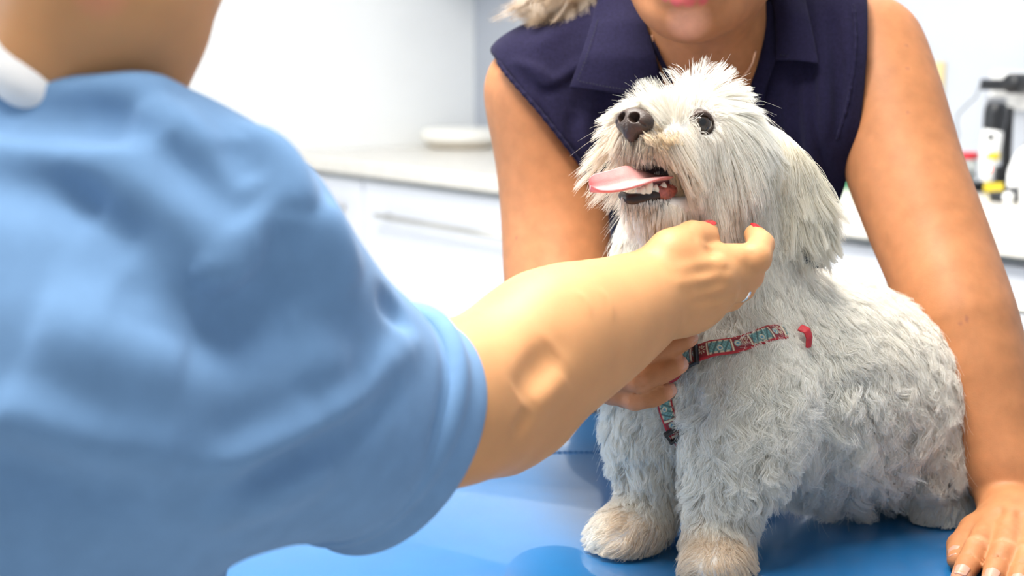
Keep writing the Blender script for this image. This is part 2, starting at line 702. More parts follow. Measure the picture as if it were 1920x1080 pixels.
AW, BW, HC = 5.0, 4.2, 2.7
struct('floor', rbox(MB(), -0.1, AW, -0.1, BW, -0.1, 0), M['floor'])
struct('ceiling', rbox(MB(), -0.1, AW, -0.1, BW, HC, HC + 0.1), M['ceil'])
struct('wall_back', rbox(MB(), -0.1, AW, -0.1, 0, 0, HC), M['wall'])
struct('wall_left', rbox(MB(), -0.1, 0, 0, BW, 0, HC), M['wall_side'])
struct('baseboard_left', rbox(MB(), 0, 0.015, 0.75, BW, 0, 0.09, 0.004), M['cab'])

# worktop
mb = MB()
rbox(mb, 0.003, 2.83, 0.003, 0.715, 0.874, CT, 0.006)
wt = mb.build('worktop', M['counter'])
tag(wt, 'long cream laminate worktop running along the back wall above white cabinets', 'worktop')

# base cabinets (each its own unit)
units = [(0.02, 0.52, 'door'), (0.525, 1.36, 'door'), (1.365, 2.09, 'drawer'), (2.095, 2.80, 'drawer'), (2.805, 3.50, 'drawer')]
ulab = ['white base cabinet with short handle at the far left end under the worktop',
        'white base cabinet with long bar handle just left of the woman',
        'white drawer cabinet seen between the dog and the woman\'s straight arm',
        'white drawer cabinet under the worktop at the right edge of the photo',
        'white drawer cabinet farthest along the worktop beyond the right edge']
for (a0, a1, kind), lab in zip(units[:4], ulab):
    t = thing('base_cabinet', R_((a0 + a1) / 2, 0.34, 0), lab, 'cabinet', 'base cabinets under the worktop')
    mb = MB()
    rbox(mb, a0, a1, 0.02, 0.66, 0.10, 0.862, 0.002)
    rbox(mb, a0, a1, 0.05, 0.60, 0.0, 0.10)
    mb.build('carcass', M['cab'], t)
    rbox(MB(), a0, a1, 0.02, 0.665, 0.862, 0.8735).build('gap_shade', M['gap'], t)  # dark strip, the shade in the gap under the worktop put in as colour

    def handle(par, x0, x1, z):
        mb = MB()
        mb.tube([R_(x0, 0.716, z), R_(x1, 0.716, z)], 0.0062, 12)
        for x in (x0 + 0.02, x1 - 0.02):
            mb.tube([R_(x, 0.684, z), R_(x, 0.716, z)], 0.0045, 10)
        mb.build('handle', M['alu'], par, True)
    if kind == 'door':
        d = rbox(MB(), a0 + 0.003, a1 - 0.003, 0.662, 0.684, 0.105, 0.858, 0.003).build('door', M['cab'], t)
        if a0 < 0.1:
            handle(d, 0.16, 0.44, 0.782)
        else:
            handle(d, 0.64, 1.25, 0.782)
    else:
        for z0, z1 in ((0.62, 0.858), (0.37, 0.614), (0.105, 0.364)):
            d = rbox(MB(), a0 + 0.003, a1 - 0.003, 0.662, 0.684, z0, z1 - 0.0, 0.003).build('drawer', M['cab'], t)
            handle(d, a0 + 0.12, a1 - 0.10, z1 - 0.055)

# wall cupboard over the corner: its shade falls on the walls below
t = thing('wall_cupboard', R_(0.55, 0.17, 1.52), 'white wall cupboard mounted high over the worktop near the room corner', 'cupboard')
rbox(MB(), 0.12, 1.25, 0.003, 0.34, 1.52, 2.2, 0.003).build('carcass', M['cab'], t)
for a0, a1 in ((0.122, 0.683), (0.687, 1.248)):
    rbox(MB(), a0, a1, 0.342, 0.36, 1.515, 2.2, 0.003).build('door', M['cab'], t)

# ceiling lamps: diffuser panels where the light comes from
for i, (x, y, lab) in enumerate(((-0.35, 1.25, 'rectangular ceiling lamp over the vet and the near end of the treatment table'),
                                 (-0.30, 0.56, 'rectangular ceiling lamp above and behind the vet'),
                                 (0.4, 2.2, 'rectangular ceiling lamp between the treatment table and the worktop'))):
    t = thing('ceiling_lamp', (x, y, 2.7), lab, 'lamp', 'ceiling lamps')
    mb = MB()
    mb.box((x, y, 2.68), (1.28, 0.68, 0.035), 0, 0.004)
    mb.build('housing', M['white_pl'], t)
    mb = MB()
    mb.box((x, y, 2.658), (1.2, 0.6, 0.008), 0, 0.002)
    mb.build('diffuser', M['lamp'], t)

# window in the left wall, far outside the frame, the daylight source
aw = MB()
rbox(aw, 0.0, 0.03, 2.0, 2.06, 0.95, 2.25)
rbox(aw, 0.0, 0.03, 3.5, 3.56, 0.95, 2.25)
rbox(aw, 0.0, 0.03, 2.0, 3.56, 0.92, 0.98)
rbox(aw, 0.0, 0.03, 2.0, 3.56, 2.22, 2.28)
rbox(aw, 0.0, 0.03, 2.75, 2.81, 0.95, 2.25)
struct('window_1', aw, M['cab'])

# ------------------------------------------------------------------ things on the worktop
# oval dish in the corner
cdish = H(864, 277, CT)
t = thing('serving_dish', cdish, 'cream covered round dish standing on the worktop in the room corner', 'dish')
mb = MB()
mb.lathe(cdish, [(0.075, 0.0005), (0.095, 0.006), (0.108, 0.018), (0.112, 0.022), (0.106, 0.022)], 64)
mb.build('base', M['counter'], t, True)
mb = MB()
mb.lathe(cdish, [(0.108, 0.0225), (0.118, 0.023), (0.120, 0.03), (0.117, 0.048), (0.108, 0.057), (0.09, 0.061), (0.05, 0.063), (0.002, 0.0635)], 64)
mb.build('lid', M['porcelain'], t, True)

# outlet plate
q0, q1 = onb(1735, 116, 0.0), onb(1771, 185, 0.0)
a0, a1, z0, z1 = q0[0] - 0.045, q1[0], q1[2], q0[2]
t = thing('wall_outlet', R_((a0 + a1) / 2, 0, (z0 + z1) / 2), 'cream wall outlet plate on the back wall beside the woman\'s upper arm', 'outlet')
rbox(MB(), a0, a1, 0.0005, 0.009, z0, z1, 0.003).build('plate', M['cream'], t)
for dz in (0.02, -0.02):
    mb = MB()
    mb.lathe(R_((a0 + a1) / 2 + 0.012, 0.009, (z0 + z1) / 2 + dz), [(0.012, 0), (0.012, 0.0015), (0.010, 0.002), (0.001, 0.002)], 24,
             np.stack([E1, UP, -E2 * -1], 1))
    mb.build('socket', M['cream'], t, True)

# second outlet with black power adapter and its cable
q = onb(1905, 182, 0.0)
t = thing('wall_outlet', R_(q[0], 0, q[2]), 'pale wall outlet plate at the right edge holding the black adapter', 'outlet')
rbox(MB(), q[0] - 0.055, q[0] + 0.09, 0.0005, 0.012, q[2] - 0.025, q[2] + 0.05, 0.003).build('plate', M['white_pl'], t)
q = onb(1880, 158, 0.05)
t = thing('power_adapter', R_(q[0], 0.013, q[2]), 'black power adapter plugged into the wall above the hair clipper', 'adapter')
q2 = onb(1845, 156, 0.05)
q3 = onb(1902, 157, 0.05)
mb = MB()
rbox(mb, q2[0], q3[0], 0.035, 0.065, q[2] - 0.012, q[2] + 0.010, 0.004)
mb.build('body', M['black'], t)
mb = MB()
mb.lathe(R_(q3[0] + 0.002, 0.014, q[2] + 0.002), [(0.019, 0), (0.020, 0.01), (0.020, 0.05), (0.017, 0.056), (0.001, 0.057)], 32,
         np.stack([E1, UP, E2], 1))
mb.build('plug', M['black'], t, True)
cp = [onb(x, y, b) for x, y, b in ((1846, 157, .05), (1838, 160, .06), (1830, 182, .07), (1812, 198, .08), (1796, 214, .09), (1793, 232, .1), (1797, 252, .1), (1792, 268, .11), (1784, 282, .12), (1776, 318, .13), (1770, 355, .14))]
cpts = [R_(*c) for c in cp]
mb = MB()
mb.tube(cpts, 0.0022, 8)
tag(mb.build('cable', M['cable'], None, True), 'thin grey cable looping down the back wall from the black adapter', 'cable')

# jar with red lid on a black base
jc = H(1806, 358, CT)
SC = 1 / pxm(jc[1])
t = thing('jar', jc, 'clear jar with red lid on a black stand beside the woman\'s arm', 'jar')
mb = MB()
mb.lathe(jc, [(0.030, 0.0005), (0.031, 0.004), (0.031, 0.014), (0.028, 0.017), (0.001, 0.017)], 40)
mb.build('stand', M['black'], t, True)
mb = MB()
mb.lathe(jc + UP * 0.0172, [(0.021, 0), (0.023, 0.003), (0.023, 0.040), (0.021, 0.044), (0.001, 0.044)], 40)
mb.build('glass', M['clear'], t, True)
mb = MB()
mb.lathe(jc + UP * 0.0615, [(0.0235, 0), (0.025, 0.001), (0.025, 0.011), (0.023, 0.0125), (0.001, 0.0125)], 40)
mb.build('lid', M['red'], t, True)
for i, (dx, dz, mm) in enumerate(((-0.008, .012, 'red'), (0.002, .022, 'green'), (0.010, .014, 'white_pl'), (-0.004, .030, 'white_pl'))):
    mb = MB()
    mb.lathe(jc + np.array([dx, -0.010, 0.018 + dz * 0.6]), [(0.001, 0), (0.005, 0.001), (0.005, 0.011), (0.001, 0.012)], 16)
    mb.build('capsule', M[mm], t, True)

# hair clipper standing in its charger
kc = H(1866, 362, CT)
k = pxm(kc[1])


def K(px, py, dy=0.0):
    """a point near the clippers: pixel offset at their distance"""
    return P(px, py, kc[1] + dy)


t = thing('charging_stand', kc, 'black charging stand with yellow label holding the white hair clipper', 'charger')
mb = MB()
mb.box(K(1866, 351, 0.012), (0.056, 0.06, 0.022), 0, 0.006)
mb.box(K(1882, 335, 0.03), (0.034, 0.03, 0.05), 0, 0.008)
mb.build('base', M['black'], t)
mb = MB()
mb.box(K(1888, 270, 0.035), (0.018, 0.014, 0.14), 0, 0.004)
mb.build('post', M['black'], t)
mb = MB()
mb.box(K(1863, 351, -0.0195), (0.036, 0.003, 0.017), 0, 0.001)
mb.build('label', M['yellow'], t)
t = thing('hair_clipper', K(1852, 330), 'white hair clipper with black head, yellow band and glowing lamp upright in its charger', 'clipper')
S = Sdf().limb([K(1850, 332, -.012), K(1853, 300, -.01), K(1859, 270, -.008), K(1862, 243, -.006)], [0.010, 0.0150, 0.0175, 0.0175], 0.004)
v, f = S.mesh(0.0014)
mesh_obj('body', v, f, M['white_pl'], t)
S = Sdf().limb([K(1863, 240, -.006), K(1866, 222, -.004), K(1868, 205, -.004)], [0.0185, 0.0200, 0.0205], 0.004)
S.half(K(1867, 192), K(1868, 180) - K(1867, 200))
v, f = S.mesh(0.0014)
hd = mesh_obj('clipper_head', v, f, M['black'], t)
mb = MB()
mb.box(K(1868, 190), (0.040, 0.014, 0.006), 0, 0.0015)
for i in range(12):
    mb.box(K(1868, 190) + np.array([-0.017 + 0.0031 * i, 0, 0.005]), (0.0012, 0.010, 0.006))
mb.build('blade', M['steel'], hd)
mb = MB()
mb.tube([K(1855, 299, -.0095), K(1857, 285, -.0088)], 0.0182, 24)
mb.build('band', M['yellow'], t, True)
mb = MB()
mb.lathe(K(1857, 257, -0.0245), [(0.006, 0), (0.006, 0.002), (0.001, 0.003)], 20, frame((0, -1, 0.1)))
mb.build('button', M['black'], t, True)
mb = MB()
mb.lathe(K(1851, 316, -0.0245), [(0.0085, 0), (0.0085, 0.001), (0.001, 0.0015)], 20, frame((0, -1, 0.1)))
ld = mb.build('indicator_ring', M['led'], t, True)
mb = MB()
mb.lathe(K(1851, 316, -0.0262), [(0.0045, 0), (0.0045, 0.001), (0.001, 0.0015)], 20, frame((0, -1, 0.1)))
mb.build('indicator_lamp', M['led_white'], t, True)

# low black puck with a silver cap
c = H(1886, 377, CT)
t = thing('clipper_case', c, 'low black round case with a silver disc in front of the charging stand', 'case')
mb = MB()
mb.lathe(c, [(0.026, 0.0005), (0.029, 0.003), (0.029, 0.012), (0.026, 0.016), (0.001, 0.017)], 40)
mb.build('base', M['black'], t, True)
mb = MB()
mb.lathe(c + np.array([-0.006, -0.0285, 0.009]), [(0.010, 0), (0.010, 0.0015), (0.001, 0.003)], 28, frame((-.2, -1, 0.3)))
mb.build('disc', M['white_pl'], t, True)

# second clipper at the right edge
t = thing('hair_clipper', P(1910, 372, 2.5), 'white hair clipper with dark top leaning at the right edge of the worktop', 'clipper')
S = Sdf().limb([P(1903, 350, 2.5), P(1908, 325, 2.51), P(1920, 300, 2.53), P(1934, 285, 2.55)], [0.013, 0.016, 0.017, 0.015], 0.004)
v, f = S.mesh(0.0016)
mesh_obj('body', v, f, M['white_pl'], t)
S = Sdf().limb([P(1932, 288, 2.55), P(1946, 270, 2.57)], [0.0165, 0.018], 0.004)
v, f = S.mesh(0.0018)
mesh_obj('clipper_head', v, f, M['black'], t)
mb = MB()
q = H(1914, 378, CT)
mb.lathe(q, [(0.026, 0.0005), (0.028, 0.004), (0.026, 0.022), (0.020, 0.026), (0.001, 0.026)], 36)
mb.build('charging_cup', M['black'], t, True)
t = thing('spray_bottle', H(1936, 384, CT), 'white bottle cut by the right edge of the photo beside the clippers', 'bottle')
mb = MB()
mb.lathe(H(1938, 384, CT), [(0.022, 0.0005), (0.024, 0.004), (0.024, 0.075), (0.012, 0.09), (0.010, 0.10), (0.001, 0.10)], 36)
mb.build('body', M['white_pl'], t, True)
mb = MB()
mb.lathe(H(1938, 384, CT) + UP * 0.1003, [(0.012, 0), (0.012, 0.018), (0.010, 0.02), (0.001, 0.02)], 30)
mb.build('cap', M['black'], t, True)

# green and yellow carton seen under the woman's arm
c = H(1568, 354, CT)
t = thing('glove_box', c, 'dark green box with yellow side standing on the worktop behind the woman\'s arm', 'box')
mb = MB()
mb.box(c + np.array([0, 0.03, 0.028]), (0.058, 0.05, 0.055), RZ * 0, 0.002)
mb.build('box', M['green'], t)
mb = MB()
mb.box(c + np.array([0.0365, 0.03, 0.028]), (0.014, 0.05, 0.055), 0, 0.002)
mb.build('side_panel', M['yellow'], t)
print('room', time.time() - T0)

# ------------------------------------------------------------------ treatment table
TYB = H(1100, 770, TABLE_Z)[1]          # rear edge
TYS = H(1100, 850, TABLE_Z)[1]          # seam
TX0, TX1, TYF = -1.0, 0.95, 1.0
t = thing('treatment_table', (0.0, 1.1, 0.0), 'treatment table with glossy blue vinyl pad and stitched seam under the dog', 'table')
mb = MB()
S = None
mb.box(((TX0 + TX1) / 2, (TYF + TYB) / 2, TABLE_Z - 0.03), (TX1 - TX0, TYB - TYF, 0.06), 0, 0.012)
pad = mb.build('pad', M['vinyl'], t, True)
mb = MB()
for dy, in ((0.0,), (0.007,)):
    n = 330
    for i in range(n):
        x = TX0 + 0.02 + (TX1 - TX0 - 0.04) * i / n
        y = TYS + dy + 0.012 * (x - 0.05)
        mb.box((x, y, TABLE_Z + 0.0001), (0.0036, 0.0009, 0.0008))
sm = mb.build('stitching', M['seam'], pad)
mb = MB()
mb.box(((TX0 + TX1) / 2, TYS + 0.0035 + 0.012 * ((TX0 + TX1) / 2 - 0.05), TABLE_Z + 0.0002), (TX1 - TX0 - 0.03, 0.0014, 0.0008), math.atan(0.012))
mb.build('piping', M['seam'], pad)
mb = MB()
mb.box(((TX0 + TX1) / 2, (TYF + TYB) / 2, TABLE_Z - 0.075), (TX1 - TX0 - 0.03, TYB - TYF - 0.03, 0.03), 0, 0.004)
mb.build('frame', M['steel'], t)
for x in (TX0 + 0.08, TX1 - 0.08):
    for y in (TYF + 0.08, TYB - 0.08):
        mb = MB()
        mb.box((x, y, (TABLE_Z - 0.09) / 2), (0.05, 0.05, TABLE_Z - 0.09), 0, 0.005)
        mb.build('leg', M['steel'], t)

# ================================================================== THE DOG
dogc = H(1450, 1010, TABLE_Z)
dog = thing('dog', (dogc[0], dogc[1], TABLE_Z), 'small white long-haired dog with open mouth and tongue out, standing on the blue table', 'dog')
HC0 = P(1318, 285, 1.14)                 # centre of the skull
hf = np.array([-.62, -.68, .38]); hf /= np.linalg.norm(hf)
hs = np.array([.74, -.67, 0]); hs /= np.linalg.norm(hs)
hu = np.cross(hf, hs)
if hu[2] < 0:
    hu = -hu


def Hd(f, s, u):
    return HC0 + f * hf + s * hs + u * hu


def unit2(a):
    return a / np.linalg.norm(a)


DG = Sdf()
# trunk
DG.limb([P(1372, 560, 1.185), P(1440, 655, 1.20), P(1560, 690, 1.235), P(1665, 725, 1.27), P(1715, 775, 1.285)],
        [0.052, 0.068, 0.070, 0.066, 0.050], 0.02, 3)
DG.ell(P(1345, 690, 1.165), (0.050, 0.046, 0.062), 0.03)
# neck
DG.limb([P(1350, 350, 1.165), P(1345, 460, 1.175), P(1370, 600, 1.185)], [0.046, 0.050, 0.056], 0.02, 3)
DG.ell(P(1235, 455, 1.185), (0.030, 0.028, 0.040), 0.02)
# front legs
LF = [P(1235, 700, 1.165), P(1212, 800, 1.165), P(1222, 885, 1.165), P(1210, 975, 1.165)]
DG.limb(LF, [0.033, 0.022, 0.0155, 0.0145], 0.02, 3)
q = H(1165, 1010, TABLE_Z + 0.014)
DG.limb([P(1212, 965, 1.163), H(1190, 1000, TABLE_Z + 0.017), H(1150, 1003, TABLE_Z + 0.0145)], [0.0155, 0.0155, 0.015], 0.015, 2)
DG.ball(H(1132, 995, TABLE_Z + 0.0115), 0.0115, 0.008)
DG.ball(H(1140, 1012, TABLE_Z + 0.011), 0.011, 0.008)
DG.ball(H(1163, 1022, TABLE_Z + 0.011), 0.011, 0.008)
RF = [P(1400, 700, 1.125), P(1385, 810, 1.12), P(1362, 900, 1.12), P(1352, 980, 1.117)]
DG.limb(RF, [0.041, 0.029, 0.0185, 0.0165], 0.02, 3)
DG.limb([P(1352, 980, 1.117), H(1348, 1020, TABLE_Z + 0.017), H(1342, 1050, TABLE_Z + 0.014)], [0.0165, 0.0175, 0.0165], 0.015, 2)
for px_, py_ in ((1308, 1060), (1332, 1068), (1357, 1067), (1378, 1055)):
    DG.ball(H(px_, py_, TABLE_Z + 0.011), 0.0112, 0.008)
# hind legs, near and far
DG.limb([P(1690, 770, 1.265), P(1740, 820, 1.25), P(1745, 880, 1.262), P(1788, 925, 1.285)], [0.052, 0.040, 0.024, 0.017], 0.02, 3)
DG.limb([P(1788, 925, 1.285), H(1782, 948, TABLE_Z + 0.014), H(1745, 955, TABLE_Z + 0.012)], [0.017, 0.016, 0.015], 0.012, 2)
DG.limb([P(1690, 770, 1.32), P(1690, 840, 1.33), P(1700, 880, 1.345)], [0.046, 0.032, 0.022], 0.02, 3)
DG.limb([P(1700, 880, 1.345), H(1705, 905, TABLE_Z + 0.014), H(1670, 915, TABLE_Z + 0.012)], [0.018, 0.016, 0.015], 0.012, 2)
# belly and tail lying against the rump
DG.ell(P(1560, 770, 1.235), (0.075, 0.05, 0.045), 0.03)
DG.limb([P(1730, 720, 1.32), P(1775, 800, 1.33), P(1800, 870, 1.33)], [0.018, 0.014, 0.012], 0.01, 2)
# skull, brow, muzzle, jaw
DG.ell(Hd(-0.010, 0, 0.003), (0.049, 0.046, 0.044), 0.012, np.stack([hf, hs, hu], 1))
DG.ell(Hd(0.018, 0, 0.010), (0.029, 0.034, 0.031), 0.012, np.stack([hf, hs, hu], 1))
DG.limb([Hd(0.018, 0, -0.010), Hd(0.050, 0, -0.011), Hd(0.080, 0, -0.014)], [0.030, 0.0225, 0.0160], 0.012, 2)
DG.limb([Hd(0.035, 0.014, -0.020), Hd(0.070, 0.012, -0.020)], [0.015, 0.010], 0.008, 2)
DG.limb([Hd(0.035, -0.014, -0.020), Hd(0.070, -0.012, -0.020)], [0.015, 0.010], 0.008, 2)
JT = Hd(0.056, 0.004, -0.066)            # chin
DG.limb([Hd(0.0, 0, -0.032), Hd(0.026, 0.002, -0.052), JT], [0.028, 0.019, 0.0135], 0.012, 3)
DG.limb([Hd(0.0, 0.016, -0.030), Hd(0.025, 0.016, -0.051), Hd(0.045, 0.010, -0.062)], [0.018, 0.011, 0.009], 0.008, 2)
# mouth opening
DG.limb([Hd(0.012, 0.0, -0.034), Hd(0.045, 0.002, -0.041), Hd(0.095, 0.0, -0.044)], [0.008, 0.015, 0.026], 0.004, 2, cut=True)
DG.limb([Hd(0.024, 0.018, -0.037), Hd(0.050, 0.020, -0.042), Hd(0.08, 0.025, -0.044)], [0.006, 0.010, 0.015], 0.004, 2, cut=True)
# eye sockets
_eh = hit(DG, [(1312, 232)], 0.9)[0]
_e0 = _eh - unit2(np.array([0, 0, CZ]) - _eh) * 0.0068
_q = _e0 - HC0
EYE = [_e0, _e0 - hs * 2 * (_q @ hs)]
for e in EYE:
    DG.ball(e, 0.0105, 0.004, cut=True)
DG.half((0, 0, TABLE_Z + 0.0006), (0, 0, -1), 0.002)
dogv, dogf = DG.mesh(0.0025)
print('dog mesh', len(dogv), time.time() - T0)


def near(X, pt, r, soft=0.6):
    d = np.linalg.norm(X - pt, axis=1)
    return np.clip((r - d) / (r * soft), 0, 1)[:, None]


col = np.tile(np.array([0.95, 0.91, 0.85]), (len(dogv), 1))
for (pt, r, c) in ((Hd(0.05, 0.0, -0.036), 0.036, (0.05, 0.022, 0.02)), (Hd(0.08, 0, -0.02), 0.014, (0.45, 0.34, 0.28)),
                   (EYE[0], 0.0165, (0.16, 0.10, 0.08)), (EYE[1], 0.0165, (0.16, 0.10, 0.08)), (JT + hf * .004, 0.012, (0.06, 0.04, 0.04))):
    m = near(dogv, pt, r)
    col = col * (1 - m) + np.array(c) * m
dogbody = mesh_obj('body', dogv, dogf, M['dog_skin'], dog, colors=col)

# eyes: globe with iris and pupil, lids
CAMP = np.array([0, 0, CZ])
for i, e in enumerate(EYE):
    side = 1 if i == 0 else -1
    look = hf * 0.50 + hs * side * 0.80 + hu * 0.18
    if i == 0:
        look = look * 0.5 + (CAMP - e) / np.linalg.norm(CAMP - e) * 0.6
    look /= np.linalg.norm(look)
    R = frame(look)
    nu, nv = 40, 28
    v, c = [], []
    for a in range(nv + 1):
        th = PI * a / nv
        for b in range(nu):
            ph = 2 * PI * b / nu
            r = 0.0100 + (0.0006 * max(0, math.cos(th)) ** 8)
            v.append(e + R @ (r * np.array([math.sin(th) * math.cos(ph), math.sin(th) * math.sin(ph), math.cos(th)])))
            k_ = 0.5 + 0.5 * math.sin(ph * 17)
            if th < 0.33:
                c.append((0.004, 0.004, 0.005))
            elif th < 0.72:
                c.append((0.030 + .02 * k_, 0.017 + .012 * k_, 0.010 + .006 * k_))
            elif th < 0.82:
                c.append((0.01, 0.008, 0.007))
            else:
                c.append((0.45, 0.38, 0.33))
    f = [(a * nu + b, a * nu + (b + 1) % nu, (a + 1) * nu + (b + 1) % nu, (a + 1) * nu + b) for a in range(nv) for b in range(nu)]
    ey = mesh_obj('eye', v, [q[::-1] for q in f], M['iris'], dog, colors=np.array(c))
    # lids: a skin shell over the globe with an almond opening
    S = Sdf()
    up2 = hu * (0.94 if i == 0 else 1) - (hs * 0.34 if i == 0 else 0); up2 = up2 - look * (up2 @ look); up2 /= np.linalg.norm(up2)
    rt2 = np.cross(up2, look)
    S.ball(e, 0.0110, 0.002)
    S.ell(e + look * 0.012, (0.0108, 0.0072, 0.012), 0.0015, np.stack([rt2, up2, look], 1), cut=True)
    S.ball(e, 0.0103, 0.0005, cut=True)
    S.limb([e + look * 0.0095 + rt2 * x_ * 0.0095 + up2 * (0.0068 - 0.006 * x_ * x_) - look * 0.004 * x_ * x_ for x_ in (-1, -.5, 0, .5, 1)], [0.0006, 0.0013, 0.0016, 0.0013, 0.0006], 0.001, 2)
    v, f = S.mesh(0.0005)
    mesh_obj('eyelid', v, f, M['eyelid'], dog)

# nose leather
NS = Hd(0.093, 0, -0.010)
S = Sdf()
S.ell(NS, (0.0115, 0.0145, 0.0110), 0.003, np.stack([hf, hs, hu], 1))
for sd in (1, -1):
    S.ball(NS + hs * sd * 0.0095 + hf * 0.000, 0.0066, 0.004)
S.limb([NS - hu * 0.006 + hf * 0.003, NS - hu * 0.0125 - hf * 0.001], [0.0060, 0.0034], 0.004, 2)
for sd in (1, -1):
    S.limb([NS + hs * sd * 0.0058 + hf * 0.012 + hu * 0.0005, NS + hs * sd * 0.0062 + hf * 0.004], [0.0040, 0.0030], 0.0015, 2, cut=True)
    S.limb([NS + hs * sd * 0.0075 + hf * 0.012 - hu * 0.002, NS + hs * sd * 0.0135 + hf * 0.004 - hu * 0.004], [0.0012, 0.0008], 0.001, 2, cut=True)
S.limb([NS + hf * 0.013 - hu * 0.001, NS + hf * 0.007 - hu * 0.016], [0.0009, 0.0009], 0.001, 2, cut=True)
v, f = S.mesh(0.0006)
mesh_obj('nose', v, f, M['dog_nose'], dog)


# tongue: a curved sheet with a groove, real thickness
def sheet(name, cen, wid, upv, sidev, thick, m, parent, groove=0.0, n=40, mcol=None, edge=0.35, nw=15):
    """cen: list of centre points, wid: half widths; cross-section across sidev"""
    cen = np.array(cen); wid = np.array(wid, float); T = np.linspace(0, len(cen) - 1, n)
    def interp(A, t):
        i = int(min(t, len(A) - 1 - 1e-6)); u = t - i
        p = [A[max(i - 1, 0)], A[i], A[i + 1], A[min(i + 2, len(A) - 1)]]
        return 0.5 * (2 * p[1] + (p[2] - p[0]) * u + (2 * p[0] - 5 * p[1] + 4 * p[2] - p[3]) * u * u + (3 * p[1] - p[0] - 3 * p[2] + p[3]) * u ** 3)
    up_ = np.array(upv, float); sd_ = np.array(sidev, float)
    rings, cs = [], []
    for t in T:
        c = interp(cen, t); w_ = interp(wid, t); U = interp(up_, t) if up_.ndim > 1 else up_; Sd = interp(sd_, t) if sd_.ndim > 1 else sd_
        ring, cc = [], []
        for j in range(2 * nw):
            a = PI * j / nw
            x = math.cos(a); y = math.sin(a)
            th = thick * (abs(y) ** 0.6) * (1 if y >= 0 else -1) * 0.5
            g = -groove * math.exp(-(x / 0.28) ** 2) + groove * 1.2 * (abs(x) ** 2.5)
            ring.append(c + Sd * x * w_ + U * (th + g))
            cc.append(mcol(t / (len(cen) - 1), x, y) if mcol else (1, 1, 1))
        rings.append(ring); cs.append(cc)
    m_ = 2 * nw
    v = [q for r in rings for q in r]; c = [q for r in cs for q in r]
    f = [(i * m_ + j, i * m_ + (j + 1) % m_, (i + 1) * m_ + (j + 1) % m_, (i + 1) * m_ + j) for i in range(n - 1) for j in range(m_)]
    f.append(tuple(range(m_))[::-1]); f.append(tuple((n - 1) * m_ + j for j in range(m_)))
    return mesh_obj(name, v, f, m, parent, colors=np.array(c) if mcol else None)


tcol = lambda t, x, y: tuple(np.array([0.62, 0.30, 0.28]) * (1 - 0.35 * max(0, 1 - t * 2.2)) + np.array([0.06, -0.09, -0.07]) * (t > 0.0) * min(1, max(0, t - .55) * 2.4 + (0.5 if abs(x) > .85 else 0)))
sheet('tongue', [P(1285, 335, 1.120), P(1250, 337, 1.094), P(1215, 333, 1.072), P(1185, 337, 1.060), P(1150, 346, 1.052), P(1120, 350, 1.047), P(1106, 350, 1.045)],
      [0.0085, 0.0115, 0.0130, 0.0125, 0.0110, 0.0090, 0.0035],
      [hu * .9 - np.array([0, .35, 0])] * 3 + [np.array([-.05, -.50, .85])] * 4,
      [hs * .9, hs * .9, hs * .9 + np.array([0, -.1, -.2]), np.array([.35, -.75, -.52]), np.array([.30, -.72, -.60]), np.array([.25, -.72, -.60]), np.array([.2, -.72, -.6])],
      0.0045, M['tongue'], dog, groove=0.0028, mcol=tcol)

# gum, dark lips and teeth
S = Sdf()
S.limb([P(1227, 361, 1.072), P(1240, 364, 1.073), P(1256, 358, 1.081), P(1268, 347, 1.092)], [0.0045, 0.0055, 0.0048, 0.003], 0.002, 3)
for i in range(12):
    a = i / 11
    S.ball(P(1228 + 34 * a, 361 - 8 * a + 4 * math.sin(i * 2.1), 1.069 + 0.013 * a), 0.0026, 0.0015)
v, f = S.mesh(0.0006)
mesh_obj('gum', v, f, M['gum'], dog)
S = Sdf()
S.limb([P(1166, 366, 1.066), P(1180, 374, 1.058), P(1203, 372, 1.060), P(1228, 367, 1.067), P(1252, 366, 1.078)], [0.0028, 0.0038, 0.0038, 0.0032, 0.0022], 0.002, 3)
v, f = S.mesh(0.0007)
mesh_obj('lower_lip', v, f, M['mouth'], dog)
S = Sdf()
S.limb([P(1205, 290, 1.075), P(1214, 292, 1.074), P(1226, 294, 1.074), P(1250, 308, 1.084), P(1272, 330, 1.098)], [0.0016, 0.0020, 0.0024, 0.0024, 0.0018], 0.002, 3)
v, f = S.mesh(0.0007)
mesh_obj('upper_lip', v, f, M['mouth'], dog)
for (x0, y0, x1, y1, Y, r) in ((1211, 362, 1221, 340, 1.063, .0038), (1204, 362, 1206, 350, 1.060, .0026), (1197, 362, 1197, 353, 1.060, .0022),
                               (1230, 360, 1230, 347, 1.068, .0022), (1243, 359, 1245, 343, 1.074, .0030), (1260, 354, 1263, 338, 1.084, .0032),
                               (1206, 292, 1208, 308, 1.072, .0024)):
    S = Sdf().limb([P(x0, y0, Y), P((x0 + x1) / 2, (y0 + y1) / 2, Y - .0006), P(x1, y1, Y)], [r, r * .85, r * 0.22], 0.001, 3)
    v, f = S.mesh(0.0005)
    mesh_obj('tooth', v, f, M['tooth'], dog)

